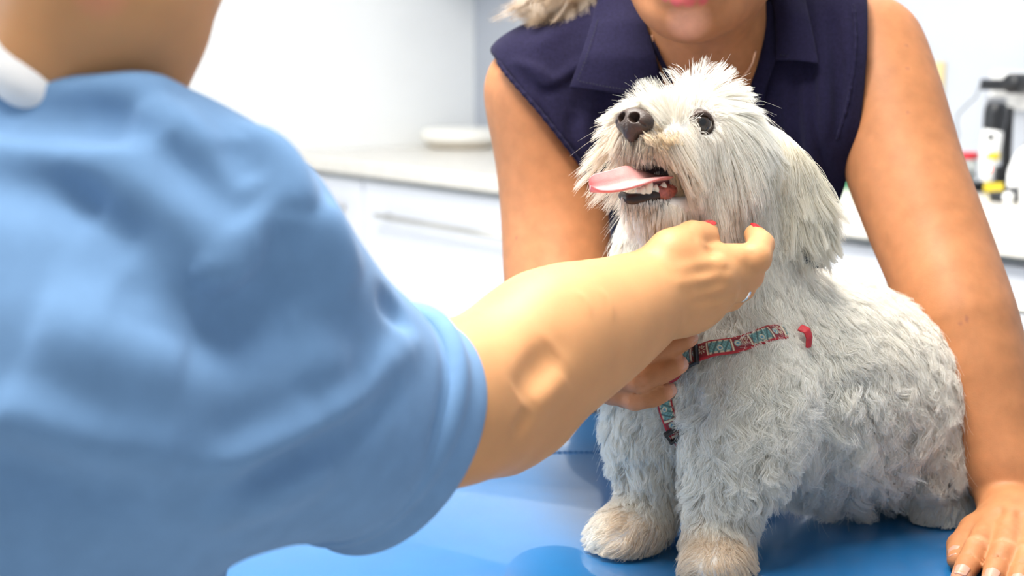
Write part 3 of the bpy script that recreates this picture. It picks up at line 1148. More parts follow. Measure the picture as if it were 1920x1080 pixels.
# ears: hanging flaps
EARS = []
for sd in (1, -1):
    root = Hd(-0.022, 0.040 * sd, 0.022)
    if sd == 1:
        pts = [root, P(1452, 290, 1.130), P(1488, 345, 1.135), P(1502, 400, 1.140)]
    else:
        pts = [root, Hd(-0.03, -0.056, 0.008), Hd(-0.032, -0.060, -0.022), Hd(-0.03, -0.058, -0.045)]
    S = Sdf()
    nn = hs * sd if sd == -1 else np.array([0.25, -0.95, 0.1])
    nn = nn / np.linalg.norm(nn)
    S.limb(pts, [0.010, 0.019, 0.021, 0.012], 0.004, 3)
    for p in S.pr:
        p['sq'] = (nn, 3.6)
    EARS.append((S, nn))
    v, f = S.mesh(0.0016)
    mesh_obj('ear', v, f, M['dog_skin'], dog, colors=np.tile(np.array([0.92, 0.86, 0.78]), (len(v), 1)))
print('dog parts', time.time() - T0)

# ================================================================== FUR
GH = 0.003
GV, GO = DG.grid(GH)


def gsdf(X):
    """distance to the dog's skin from the sampled grid"""
    q = (X - GO) / GH
    n = np.array(GV.shape)
    q = np.clip(q, 0, n - 1.001)
    i = q.astype(int)
    f = q - i
    r = 0
    for a in (0, 1):
        for b in (0, 1):
            for c in (0, 1):
                wgt = (f[:, 0] if a else 1 - f[:, 0]) * (f[:, 1] if b else 1 - f[:, 1]) * (f[:, 2] if c else 1 - f[:, 2])
                r = r + wgt * GV[i[:, 0] + a, i[:, 1] + b, i[:, 2] + c]
    return r


def ggrad(X, e=0.003):
    g = np.stack([gsdf(X + d) - gsdf(X - d) for d in np.eye(3) * e], 1)
    return g / (np.linalg.norm(g, axis=1)[:, None] + 1e-9)


# how the coat lies: place on the coat (pixel), direction it falls (pixel), length mm, lift, density, (wave)
# rows: px, py, dx, dy, len, lift, dens, wave, cream
CTRL = [
    (1200, 188, -1.0, -0.10, 34, .30, 1.0, .15, .1), (1215, 205, -1.0, 0.25, 38, .25, 1.0, .15, .15),
    (1240, 215, -.9, -0.55, 30, .30, 1.0, .15, .1), (1250, 180, -.7, -.75, 30, .50, 1.0, .2, 0), (1232, 232, -.3, -.5, 20, .12, 1.0, .1, .15),
    (1262, 215, .1, -1.0, 24, .20, 1.0, .1, .1), (1290, 190, .1, -1.0, 26, .40, 1.0, .2, 0),
    (1275, 165, -.5, -.9, 24, .75, 1.0, .2, 0), (1320, 160, .15, -.9, 22, .60, 1.0, .4, 0),
    (1370, 180, .8, .1, 26, .25, 1.0, .15, 0), (1400, 225, .7, .8, 42, .15, 1.0, .1, 0), (1350, 205, .7, -.1, 30, .15, 1.0, .1, 0),
    (1360, 250, .45, 1.0, 50, .12, 1.0, .1, .05), (1395, 290, .12, 1.0, 55, .12, 1.0, .1, .1),
    (1300, 262, -.02, 1.0, 46, .10, 1.0, .1, .15), (1335, 262, .12, 1.0, 48, .12, 1.0, .1, .1),
    (1262, 258, .55, .9, 44, .14, 1.0, .1, .35), (1282, 290, .30, 1.0, 46, .12, 1.0, .1, .35),
    (1310, 310, .05, 1.0, 50, .12, 1.0, .1, .2), (1345, 330, .02, 1.0, 52, .12, 1.0, .1, .15), (1300, 345, .10, 1.0, 42, .15, 1.0, .1, .3),
    (1380, 350, .10, 1.0, 50, .12, 1.0, .1, .15), (1330, 385, .05, 1.0, 36, .15, 1.0, .2, .2),
    (1222, 262, .70, .85, 36, .16, 1.2, .1, .7), (1205, 258, .15, 1.0, 17, .25, .9, .2, .9), (1188, 256, -.1, 1.0, 14, .30, .9, .2, .9),
    (1235, 285, .8, .75, 26, .2, 1.0, .1, 1.0),
    (1175, 240, -.9, .8, 52, .35, 1.2, .1, .5), (1168, 258, -.7, 1.0, 56, .35, 1.2, .1, .5),
    (1200, 385, .0, 1.0, 14, .15, .9, .2, 0), (1240, 395, .05, 1.0, 18, .15, 1, .2, .1), (1275, 375, .10, 1.0, 30, .15, 1, .2, .25),
    (1215, 415, .0, 1.0, 22, .15, 1, .3, 0),
    (1300, 440, .0, 1.0, 26, .25, 1, .6, .1), (1400, 430, .05, 1.0, 36, .2, 1, .4, .1), (1250, 480, -.25, 1.0, 30, .35, 1, .6, 0), (1240, 540, -.35, 1.0, 34, .4, 1, .8, 0),
    (1440, 520, .25, 1.0, 34, .25, 1, .6, .05), (1350, 560, .0, 1.0, 34, .3, 1, .9, .1),
    (1300, 640, -.15, 1.0, 34, .35, 1, 1.0, .1), (1400, 640, .0, 1.0, 36, .3, 1, 1.0, .05), (1270, 720, -.3, 1.0, 34, .35, 1, .9, 0),
    (1340, 740, -.1, 1.0, 32, .35, 1, 1.0, 0), (1430, 740, .2, 1.0, 38, .3, 1, 1.0, 0), (1410, 830, .25, 1.0, 32, .35, 1, .9, .05),
    (1480, 600, .5, .9, 36, .2, 1, .6, .05), (1560, 590, .8, .6, 34, .2, 1, .6, .05), (1640, 620, .8, .7, 34, .2, 1, .6, .1),
    (1500, 700, .2, 1.0, 42, .22, 1, 1.0, 0), (1590, 700, .3, 1.0, 42, .22, 1, 1.0, 0), (1680, 700, .4, 1.0, 38, .25, 1, .8, .1),
    (1490, 800, .0, 1.0, 46, .25, 1, 1.0, 0), (1580, 800, .05, 1.0, 46, .25, 1, 1.0, 0), (1650, 800, .0, 1.0, 42, .25, 1, 1.0, 0),
    (1550, 850, .0, 1.0, 46, .2, 1, .8, 0), (1730, 780, .35, 1.0, 34, .35, 1, 1.0, .1), (1740, 850, .15, 1.0, 32, .45, 1, 1.2, .15),
    (1780, 920, .1, 1.0, 18, .5, 1, .8, .25), (1770, 950, -.4, .8, 12, .5, 1, .6, .3),
    (1210, 760, -.25, 1.0, 24, .5, 1, .8, 0), (1210, 850, -.1, 1.0, 22, .55, 1, .8, 0), (1215, 930, .1, 1.0, 18, .55, 1, .8, .1),
    (1385, 880, .2, 1.0, 26, .55, 1, .9, 0), (1360, 960, .1, 1.0, 20, .55, 1, .8, .1), (1335, 900, -.35, 1.0, 24, .45, 1, .8, 0),
    (1180, 985, -.9, .35, 15, .4, 1, .8, .75), (1150, 1000, -1., .45, 14, .35, 1, .6, .55), (1190, 1010, -.6, .8, 14, .35, 1, .8, .8), (1125, 1000, -.9, .8, 12, .3, 1, .4, .1),
    (1345, 1030, .0, 1.0, 15, .4, 1, .8, .8), (1310, 1050, -.5, .9, 14, .35, 1, .5, .6), (1380, 1045, .6, .8, 14, .35, 1, .5, .8), (1345, 1068, 0, 1, 10, .3, 1, .4, .9),
]
CTRL = np.array(CTRL, float)
cp_hit = hit(DG, [(r[0], r[1]) for r in CTRL])
ch_d = np.array([np.array([r[2], 0, -r[3]]) for r in CTRL])
ch_d += 0
ch_d /= np.linalg.norm(ch_d, axis=1)[:, None]
CP_, CD_, CL_, CLIFT, CDN, CW_, CC_ = cp_hit, ch_d, CTRL[:, 4] / 1000, CTRL[:, 5], CTRL[:, 6], CTRL[:, 7], CTRL[:, 8]
# the unseen side: downwards, mirrored lengths
extra = [(Hd(0.0, -0.045, 0.0), (-.45, .2, -1), .055, .3, 1, .1, .1), (Hd(0.04, -0.03, -0.01), (-.8, .1, -.7), .060, .4, 1, .1, .3),
         (Hd(0.065, -0.022, -0.012), (-.8, .05, -.7), .062, .4, 1, .1, .4), (Hd(0.03, -0.03, 0.022), (-.7, .2, -.6), .04, .25, 1, .1, .1), (Hd(-0.03, -0.02, 0.04), (0.2, .9, -.3), .035, .2, 1, .2, 0),
         (Hd(-0.045, 0.0, 0.0), (0.5, .6, -.7), .045, .15, 1, .2, .05),
         (P(1440, 655, 1.28), (.2, .3, -1), .042, .25, 1, 1, 0), (P(1560, 690, 1.31), (.2, .2, -1), .042, .25, 1, 1, 0), (P(1665, 725, 1.34), (.3, .2, -1), .04, .25, 1, 1, 0),
         (P(1560, 840, 1.24), (.1, 0, -1), .045, .2, 1, .8, 0), (P(1700, 850, 1.34), (.1, 0, -1), .03, .4, 1, 1, .1), (P(1235, 800, 1.19), (.1, .1, -1), .022, .5, 1, 1, .1),
         (P(1400, 870, 1.15), (.1, .1, -1), .025, .5, 1, 1, .1)]
CP_ = np.vstack([CP_, [e[0] for e in extra]])
CD_ = np.vstack([CD_, [np.array(e[1]) / np.linalg.norm(e[1]) for e in extra]])
CL_ = np.append(CL_, [e[2] for e in extra]); CLIFT = np.append(CLIFT, [e[3] for e in extra])
CW_ = np.append(CW_, [e[5] for e in extra]); CC_ = np.append(CC_, [e[6] for e in extra])


def field(X):
    out_d = np.empty_like(X); out = np.empty((len(X), 4))
    for i in range(0, len(X), 20000):
        x = X[i:i + 20000]
        d2 = ((x[:, None, :] - CP_[None]) ** 2).sum(2)
        w_ = 1 / (d2 + 0.004 ** 2) ** 2
        w_ /= w_.sum(1)[:, None]
        out_d[i:i + 20000] = w_ @ CD_
        out[i:i + 20000, 0] = w_ @ CL_
        out[i:i + 20000, 1] = w_ @ CLIFT
        out[i:i + 20000, 2] = w_ @ CW_
        out[i:i + 20000, 3] = w_ @ CC_
    return out_d, out


def sample_mesh(v, q, n, wfun=None):
    a, b, c, d = v[q[:, 0]], v[q[:, 1]], v[q[:, 2]], v[q[:, 3]]
    nn = np.cross(c - a, d - b)
    ar = np.linalg.norm(nn, axis=1)
    nn /= ar[:, None] + 1e-12
    w_ = ar.copy()
    cen = (a + b + c + d) / 4
    if wfun is not None:
        w_ *= wfun(cen, nn)
    w_ /= w_.sum()
    k = rng.choice(len(q), n, p=w_)
    s, t = rng.random((2, n, 1))
    X = (a[k] * (1 - s) + b[k] * s) * (1 - t) + (d[k] * (1 - s) + c[k] * s) * t
    return X, nn[k]


def unit(a):
    return a / (np.linalg.norm(a, axis=-1)[..., None] + 1e-12)


def grow(X, N, D, L, lift, wave, K=9, sdf=None, sgrad=None, grav=0.25, margin=0.0015, clump=0.5, clump_n=3000, wl=0.014, rngs=0.15, fan=0.0, big=None):
    n = len(X)
    T = unit(D - N * (D * N).sum(1)[:, None] * 0.9)
    T = unit(T + rng.normal(0, rngs, (n, 3)))
    lf = np.clip(lift + rng.normal(0, 0.10, n), 0.02, 1.2)[:, None]
    d = unit(T + N * lf * 1.3)
    L = L * rng.uniform(0.72, 1.12, n)
    pts = np.empty((n, K, 3))
    pts[:, 0] = X - N * 0.0008
    p = pts[:, 0].copy()
    st = (L / (K - 1))[:, None]
    for i in range(1, K):
        t = i / (K - 1)
        d = unit(d * (1 - 0.28) + 0.28 * (unit(D + np.array([0, 0, -grav])) * (1 - 0.5 * fan) + N * 0.35 * lf))
        p = p + d * st
        if sdf is not None:
            dist = sdf(p)
            need = margin + 0.004 * np.minimum(lf[:, 0] * 2, 1.2) * min(1, t * 2)
            m = dist < need
            if m.any():
                g = sgrad(p[m])
                p[m] = p[m] + g * np.clip(need[m] - dist[m], 0, 0.01)[:, None] * 0.8
        p[:, 2] = np.maximum(p[:, 2], TABLE_Z + 0.0012 + 0.003 * rng.random(n))
        pts[:, i] = p
    # locks: pull strands towards a shared guide
    for cn, amt in ((clump_n, clump), (clump_n // 7, clump * 0.45)):
        if cn < 5:
            continue
        ci = rng.choice(n, min(cn, n), replace=False)
        kd = kdtree.KDTree(len(ci))
        for j, i in enumerate(ci):
            kd.insert(X[i], j)
        kd.balance()
        near_ = np.array([kd.find(x)[1] for x in X])
        gi = ci[near_]
        G = pts[gi]
        same = ((unit(D[gi]) * unit(D)).sum(1) > 0.2) & (np.linalg.norm(X[gi] - X, axis=1) < 0.02)
        tt = np.linspace(0, 1, K)[None, :, None]
        am = (amt * rng.uniform(0.6, 1.25, n) * same * (1 + (0 if big is None or cn > 1000 else big)))[:, None, None]
        pts = pts + (G - pts) * np.clip(am * tt ** 1.3, 0, 0.95)
        # each lock waves on its own
        ph = rng.uniform(0, 2 * PI, len(ci))[near_]
        pd = unit(np.cross(unit(D), N) + 0.6 * N * rng.normal(0, 1, len(ci))[near_][:, None])
        s_ = np.linspace(0, 1, K)[None] * L[:, None]
        amp = (wave * 0.0036 * (1.0 if cn > 1000 else 1.2))[:, None] * (s_ / 0.03)
        off = np.sin(s_ / wl * 2 * PI * (0.8 if cn > 1000 else 0.5) + ph[:, None]) * amp
        pts = pts + off[:, :, None] * pd[:, None, :]
    pts[:, :, 2] = np.maximum(pts[:, :, 2], TABLE_Z + 0.001)
    return pts


def curves_obj(name, pts, rad_root, rad_tip, cols, m, parent):
    """pts (n,K,3); cols (n,3) or (n,K,3)"""
    n, K, _ = pts.shape
    hc = bpy.data.hair_curves.new(name)
    hc.add_curves([K] * n)
    hc.position_data.foreach_set('vector', pts.astype(np.float32).ravel())
    r = np.interp(np.linspace(0, 1, K), [0, 0.55, 1], [rad_root, rad_root * 0.85, rad_tip]).astype(np.float32)
    a = hc.attributes.new('radius', 'FLOAT', 'POINT') if 'radius' not in hc.attributes else hc.attributes['radius']
    a.data.foreach_set('value', np.tile(r, n))
    c = np.ones((n, K, 4), np.float32)
    c[:, :, :3] = cols[:, None, :] if cols.ndim == 2 else cols
    a = hc.attributes.new('tint', 'FLOAT_COLOR', 'POINT')
    a.data.foreach_set('color', c.ravel())
    hc.materials.append(m)
    o = bpy.data.objects.new(name, hc)
    link(o, parent)
    return o


WHITE = np.array([0.965, 0.935, 0.87])
CREAM = np.array([0.80, 0.60, 0.38])
NF = 140000
mc = Hd(0.055, 0.004, -0.038)


def fur_w(c, nn):
    w_ = np.ones(len(c))
    w_ *= np.where(np.linalg.norm((c - mc) * 1.0, axis=1) < 0.021, 0, 1)                # mouth
    j = (c - HC0)
    fu, ss, uu = j @ hf, j @ hs, j @ hu
    w_ *= np.where((fu > 0.02) & (fu < 0.11) & (uu < -0.024) & (uu > -0.058) & (nn @ hu > -0.2) & (np.abs(ss) < 0.03), 0.0, 1)
    w_ *= np.where((fu > 0.02) & (uu < -0.026) & (nn @ hu < -0.7) & (uu > -0.045), 0, 1)
    for e in EYE:
        w_ *= np.clip((np.linalg.norm(c - e, axis=1) - 0.0112) / 0.002, 0, 1)
    w_ *= np.clip((np.linalg.norm(c - NS, axis=1) - 0.0118) / 0.003, 0, 1) * (1 + 1.5 * (np.linalg.norm(c - NS, axis=1) < 0.03))
    # finer coat where the lens looks closest
    w_ *= np.where(c[:, 2] < TABLE_Z + 0.004, 0.05, 1)
    hd_ = np.linalg.norm(c - HC0, axis=1) < 0.11
    w_ *= np.where(hd_, 1.7, 1.0)
    vis = ((CAMP - c) * nn).sum(1) > -0.15
    return w_ * np.where(vis, 1.0, 0.4)


X, N = sample_mesh(dogv, dogf, NF, fur_w)
D, Q = field(X)
D = unit(D)
LEN = Q[:, 0]
# short hair near the eyes, nose and lip line
for e in EYE:
    dd = np.linalg.norm(X - e, axis=1)
    LEN = LEN * np.clip((dd - 0.010) / 0.020, 0.13, 1)
dd = np.linalg.norm(X - NS, axis=1)
LEN = LEN * np.clip((dd - 0.008) / 0.016, 0.32, 1)
# hair close above the mouth keeps short so the mouth stays open
fu, ss, uu = (X - HC0) @ hf, (X - HC0) @ hs, (X - HC0) @ hu
bodym = (np.linalg.norm(X - HC0, axis=1) > 0.10) & (X[:, 2] > TABLE_Z + 0.05)
LEN = np.where(bodym, LEN * 1.28, LEN)
lip = (fu > 0.045) & (uu < -0.012) & (uu > -0.055) & (np.abs(ss) < 0.022)
LEN = np.where(lip & (D[:, 2] < -0.3) & (fu > 0.06), np.minimum(LEN, 0.017), LEN)
# behind the strap the coat is pressed flat
pts = grow(X, N, D, LEN, Q[:, 1], Q[:, 2], sdf=gsdf, sgrad=ggrad, clump=0.62, clump_n=5200, big=bodym * 0.9)
cr = np.clip(Q[:, 3], 0, 1)[:, None]
jit = rng.normal(1, 0.05, (len(X), 1))
root = WHITE * (1 - cr * .75) + CREAM * cr * .75
tip = WHITE * (1 - cr * 0.8) + CREAM * np.array([1.08, 1.08, 1.05]) * cr * 0.8
dk = np.zeros(len(X))
dk = np.maximum(dk, near(X, NS - hu * 0.014, 0.020, 1.0)[:, 0] * (rng.random(len(X)) < 0.5))
dk = np.maximum(dk, near(X, JT + hf * 0.004 + hu * .006, 0.018, 0.8)[:, 0] * (rng.random(len(X)) < 0.75))
dk = np.maximum(dk, near(X, EYE[0], 0.020, 0.8)[:, 0] * (rng.random(len(X)) < 0.7) * 0.8)
DARK = np.array([0.10, 0.065, 0.05])
tt = np.linspace(0, 1, pts.shape[1])[None, :, None]
cols = (root[:, None] * (1 - tt) + tip[:, None] * tt) * jit[:, None]
dkk = (dk[:, None] * (1 - 0.75 * np.linspace(0, 1, pts.shape[1])[None]))[:, :, None]
cols = cols * (1 - dkk) + DARK * dkk
cols = np.clip(cols, 0, 0.97)
fur = curves_obj('fur', pts, 0.00017, 0.00005, cols, M['fur'], dog)
# loose outer hairs
sel = rng.choice(len(X), 5200, replace=False)
sel = sel[LEN[sel] > 0.014]
sp = grow(X[sel], N[sel], D[sel], LEN[sel] * rng.uniform(0.85, 1.25, len(sel)), Q[sel, 1] + 0.3, Q[sel, 2] * 0.6, sdf=gsdf, sgrad=ggrad, clump=0.0, clump_n=300, rngs=0.35, K=10, wl=0.03)
hair_d = np.linalg.norm(sp[:, -1] - mc, axis=1) > 0.030
curves_obj('stray_hairs', sp[hair_d], 0.00008, 0.00003, np.clip(cols[sel][:, :1].repeat(10, 1)[hair_d], 0, .97), M['fur'], dog)
# long strands of the moustache sweeping past the corner of the mouth
ms = []
for j in range(900):
    a = rng.random()
    x0, y0 = 1216 + 40 * a + rng.normal(0, 4), 250 + 22 * a + rng.normal(0, 5)
    b0 = hit(DG, [(x0, y0)], .9)[0] if j % 30 == 0 else b0 + rng.normal(0, .0012, 3)
    e_ = P(1268 + 26 * a + rng.normal(0, 6), 352 + 36 * rng.random(), 1.083 + .012 * a)
    m_ = P(1258 + 34 * a + rng.normal(0, 4), 290 + 8 * a, 1.072 + .012 * a)
    t = np.linspace(0, 1, 10)[:, None]
    ms.append(b0 * (1 - t) ** 2 + 2 * m_ * t * (1 - t) + e_ * t ** 2)
ms = np.array(ms)
mcol_ = np.array([0.86, 0.72, 0.52]) * rng.normal(1, 0.08, (len(ms), 1))
mcol_[rng.random(len(ms)) < 0.12] *= 0.45
curves_obj('moustache', ms, 0.00014, 0.00005, np.clip(mcol_, 0, .95), M['fur'], dog)
ms = []
for j in range(420):
    a = rng.random()
    x0 = 1178 + 42 * a
    b0 = hit(DG, [(x0, 252 + 6 * math.sin(a * 3))], .9)[0] if j % 14 == 0 else b0 + rng.normal(0, .0009, 3)
    e_ = b0 + np.array([(a - 0.45) * 0.010 + rng.normal(0, .0015), -0.003, -0.013 - 0.008 * rng.random()])
    m_ = b0 + np.array([(a - .45) * .004, -0.007, -0.005])
    t = np.linspace(0, 1, 8)[:, None]
    ms.append(b0 * (1 - t) ** 2 + 2 * m_ * t * (1 - t) + e_ * t ** 2)
ms = np.array(ms)
mcol_ = np.array([0.78, 0.66, 0.50]) * rng.normal(1, 0.1, (len(ms), 1))
mcol_[rng.random(len(ms)) < 0.30] *= 0.2
lowh = []
for j in range(460):
    a = rng.random()
    b0 = P(1164 + 96 * a, 371 + 7 * math.sin(PI * a) + rng.normal(0, 2.0), 1.0575 - 0.004 * math.sin(PI * a) + 0.018 * a * a)
    e_ = b0 + np.array([rng.normal(0, .0015), 0.006, -0.010 - 0.007 * rng.random()])
    m_ = b0 + np.array([0, -0.003, -0.004])
    t = np.linspace(0, 1, 8)[:, None]
    lowh.append(b0 * (1 - t) ** 2 + 2 * m_ * t * (1 - t) + e_ * t ** 2)
lowh = np.array(lowh)
lc = np.array([0.90, 0.86, 0.80]) * rng.normal(1, 0.05, (len(lowh), 1))
lc[rng.random(len(lowh)) < 0.4] *= 0.08
curves_obj('chin_hair', lowh, 0.00012, 0.00004, np.clip(lc, 0, .95), M['fur'], dog)
curves_obj('lip_hair', ms, 0.00013, 0.00005, np.clip(mcol_, 0, .95), M['fur'], dog)

# feathering on the ears
for idx, (S, nn) in enumerate(EARS):
    v, f = S.mesh(0.0025)
    n = 11000 if idx == 0 else 4000
    X, N = sample_mesh(v, f, n)
    root_ = S.pr[0]['a']
    down = np.tile(np.array([0.16, 0.0, -1.0]) if idx == 0 else np.array([-0.1, 0, -1.0]), (n, 1))
    if idx == 0:
        # hair fans out behind the flap
        down[:, 0] += np.clip((X[:, 0] - root_[0] - 0.012) / 0.03, -0.3, 1.0) * 0.55
    D = unit(down)
    pts = grow(X, N, D, np.full(n, 0.050 if idx == 0 else 0.035), np.full(n, 0.10), np.full(n, 0.28), grav=0.15, clump=0.75, clump_n=420, wl=0.03, sdf=gsdf, sgrad=ggrad)
    tt = np.linspace(0, 1, pts.shape[1])[None, :, None]
    base = np.array([0.93, 0.86, 0.72]) * rng.normal(1, 0.06, (n, 1))
    cols = np.clip(base[:, None] * (1 - tt) + np.array([0.96, 0.92, 0.83]) * tt, 0, .95)
    curves_obj('ear_fur', pts, 0.00017, 0.00005, cols, M['fur'], dog)
print('fur', time.time() - T0)

# ================================================================== THE OWNER (woman behind the table)
woman = thing('person', P(1330, 700, 1.74) * np.array([1, 1, 0]), 'woman in a sleeveless navy blouse leaning over the table behind the dog', 'person')


def finger(S, pts, rad, k=0.004, kn=0.06):
    """one finger: joints with slight knuckle swellings, pads between"""
    pts = [np.array(p, float) for p in pts]
    for i in range(len(pts) - 1):
        a, b = pts[i], pts[i + 1]
        m = (a + b) / 2
        rm = (rad[i] + rad[i + 1]) / 2 * 0.955
        S.cone(a, m, rad[i], rm, k if i == 0 else 0.0035)
        S.cone(m, b, rm, rad[i + 1], 0.0035)
    return S


def nail(parent, a, b, back, r, m, L=0.0115, W=0.0062, off=0.0006, name='fingernail', lab=None):
    """curved plate on the back of a fingertip; a->b runs to the tip, back is the outward side"""
    a, b = np.array(a, float), np.array(b, float)
    ax = unit(b - a)
    up = unit(np.array(back, float) - ax * (np.array(back, float) @ ax))
    sd = np.cross(ax, up)
    nu, nv = 12, 12
    top, bot = [], []
    start = b - ax * (L * 0.62)
    for i in range(nu + 1):
        u = i / nu
        wl_ = W * (1 - 0.12 * u) * min(1, (1 - (1 - min(u / 0.28, 1)) ** 2) ** 0.5 + 0.15)
        if u > 0.85:
            wl_ *= 1 - 0.35 * ((u - .85) / .15) ** 2
        rr = (r + off) * (1 - 0.10 * u)
        for j in range(nv + 1):
            x = -1 + 2 * j / nv
            ang = x * wl_ / r * 1.0
            c = start + ax * (L * u) + up * (-0.0012 * u)
            top.append(c + sd * math.sin(ang) * rr + up * math.cos(ang) * rr)
            bot.append(c + sd * math.sin(ang) * (rr - 0.0014) + up * math.cos(ang) * (rr - 0.0014))
    n = (nu + 1) * (nv + 1)
    f = []
    for i in range(nu):
        for j in range(nv):
            q = (i * (nv + 1) + j, i * (nv + 1) + j + 1, (i + 1) * (nv + 1) + j + 1, (i + 1) * (nv + 1) + j)
            f.append(q)
            f.append(tuple(k_ + n for k_ in q[::-1]))
    rim = [j for j in range(nv + 1)] + [i * (nv + 1) + nv for i in range(1, nu + 1)] + [nu * (nv + 1) + j for j in range(nv - 1, -1, -1)] + [i * (nv + 1) for i in range(nu - 1, 0, -1)]
    for i in range(len(rim)):
        p, q = rim[i], rim[(i + 1) % len(rim)]
        f.append((q, p, p + n, q + n))
    o = mesh_obj(name, top + bot, f, m, parent)
    if lab:
        o['label'] = lab
    return o


import copy
# ---- torso, neck, head (mostly under the blouse or above the frame)
WB = Sdf()
SR, SL = P(1005, 165, 1.44), P(1628, 92, 1.43)       # shoulders: seen left, seen right
WB.limb([SR, P(1170, 95, 1.46), P(1320, 85, 1.47), P(1470, 60, 1.46), SL], [0.044, 0.048, 0.055, 0.048, 0.046], 0.03, 2)
WB.ell(P(1330, 300, 1.53), (0.118, 0.080, 0.125), 0.04)
WB.ell(P(1335, 470, 1.60), (0.108, 0.080, 0.13), 0.04)
WB.ell(P(1335, 620, 1.72), (0.130, 0.085, 0.11), 0.04)
N_TORSO = len(WB.pr)
WB.limb([P(1330, 150, 1.44), P(1322, 60, 1.395), P(1322, -30, 1.385)], [0.058, 0.0485, 0.050], 0.02, 3)
WB.limb([P(1225, 95, 1.42), P(1290, 170, 1.405), P(1360, 230, 1.43)], [0.022, 0.026, 0.022], 0.02, 2)
# head
WH = P(1322, -170, 1.375)
chin = P(1292, 22, 1.292)
wf = unit(np.array([-0.16, -1.0, -0.10])); wsd = unit(np.cross(wf, (0, 0, 1))) * -1; wu = np.cross(wf, wsd) * -1
if wu[2] < 0: wu = -wu


def Wd(f, s, u):
    return WH + f * wf + s * wsd + u * wu


WB.ell(Wd(-0.015, 0, 0.045), (0.098, 0.076, 0.085), 0.02, np.stack([wf, wsd, wu], 1))
WB.ell(Wd(0.030, 0, -0.010), (0.062, 0.063, 0.085), 0.02, np.stack([wf, wsd, wu], 1))
jl, jr = P(1213, -70, 1.345), P(1408, -85, 1.350)
WB.limb([chin, P(1245, 5, 1.305), jl], [0.0195, 0.0170, 0.021], 0.02, 3)
WB.limb([chin, P(1345, 0, 1.308), P(1392, -50, 1.335), jr], [0.0195, 0.022, 0.023, 0.025], 0.02, 3)
WB.limb([P(1330, 10, 1.35), P(1330, -30, 1.34)], [0.034, 0.042], 0.02, 2)
WB.ball(P(1291, 22, 1.287), 0.0190, 0.012)
WB.limb([P(1262, -30, 1.282), P(1292, -36, 1.272), P(1326, -32, 1.284)], [0.015, 0.019, 0.017], 0.015, 2)
# cheeks, lips, nose, brow
WB.ball(P(1235, -75, 1.300), 0.024, 0.02); WB.ball(P(1365, -80, 1.300), 0.026, 0.02)
LP = [P(1248, -12, 1.2690), P(1270, -2, 1.2625), P(1290, -1, 1.2605), P(1312, -4, 1.2640), P(1336, -16, 1.2720)]
WB.limb(LP, [0.0035, 0.0062, 0.0066, 0.0062, 0.0035], 0.003, 3)
UPL = [p + np.array([0, 0.0005, 0.011]) for p in LP]
WB.limb(UPL, [0.0030, 0.0048, 0.0048, 0.0048, 0.0030], 0.003, 3)
nb = P(1291, -150, 1.276); nt = P(1286, -66, 1.250)
WB.limb([nb, nt], [0.0075, 0.0095], 0.012, 3)
WB.ball(P(1272, -60, 1.260), 0.0070, 0.006); WB.ball(P(1301, -60, 1.260), 0.0070, 0.006)
EW = [P(1243, -148, 1.287), P(1338, -150, 1.287)]
for e in EW:
    WB.ball(e + np.array([0, -0.010, 0]), 0.0125, 0.008, cut=True)
    WB.limb([e + np.array([-.013, -.0085, .000]), e + np.array([0, -.0125, .0065]), e + np.array([.013, -.0085, .001])], [.002, .0028, .002], .003, 2)
    WB.limb([e + np.array([-.012, -.0085, -.003]), e + np.array([0, -.0115, -.0065]), e + np.array([.012, -.0085, -.003])], [.0018, .0022, .0018], .003, 2)
WB.limb([P(1232, -182, 1.300), P(1290, -188, 1.290), P(1350, -184, 1.300)], [0.010, 0.014, 0.010], 0.02, 2)
for sd_ in (-1, 1):
    WB.ell(Wd(-0.015, 0.074 * sd_, -0.005), (0.018, 0.008, 0.030), 0.006, np.stack([wf, wsd, wu], 1))
# ---- arm seen right, hand flat on the pad
WA1 = [SL, P(1662, 190, 1.395), P(1690, 300, 1.365), P(1735, 420, 1.325), P(1778, 530, 1.295), P(1815, 640, 1.262), P(1862, 800, 1.222), P(1902, 930, 1.190)]
WB.limb(WA1, [0.048, 0.0465, 0.0475, 0.0455, 0.0425, 0.0415, 0.0355, 0.0270], 0.02, 3)
WB.limb([P(1760, 480, 1.285), P(1800, 600, 1.25), P(1850, 760, 1.22)], [0.020, 0.026, 0.018], 0.03, 2)
wr = P(1905, 948, 1.180)
MC = [H(1858, 988, .7665), H(1893, 996, .7690), H(1928, 1002, .7675), H(1958, 1000, .7640)]
for m_, r_ in zip(MC, (.0125, .013, .0125, .0115)):
    WB.limb([wr + np.array([(m_[0] - wr[0]) * .35, 0, 0]), (wr + m_) / 2 + np.array([0, 0, .003]), m_], [0.0175, 0.0145, r_], 0.010, 2)
FG1 = [[MC[0], H(1832, 1030, .7610), H(1815, 1060, .7535), H(1801, 1084, .7490)],
       [MC[1], H(1884, 1035, .7630), H(1870, 1066, .7550), H(1858, 1092, .7490)],
       [MC[2], H(1930, 1045, .7625), H(1918, 1076, .7550), H(1908, 1102, .7490)],
       [MC[3], H(1978, 1042, .7580), H(1976, 1070, .7530), H(1970, 1092, .7485)]]
for fp, rr in zip(FG1, ([.0118, .0103, .0093, .0078], [.0122, .0106, .0096, .0080], [.0118, .0102, .0092, .0077], [.0105, .0090, .0082, .0070])):
    finger(WB, fp, rr)
TH1 = [H(1872, 972, .7620), H(1828, 996, .7590), H(1801, 1024, .7540), H(1796, 1050, .7500)]
WB.limb(TH1[:2], [.0150, .0125], 0.010, 1)
finger(WB, TH1[1:], [.0125, .0108, .0088], 0.006)
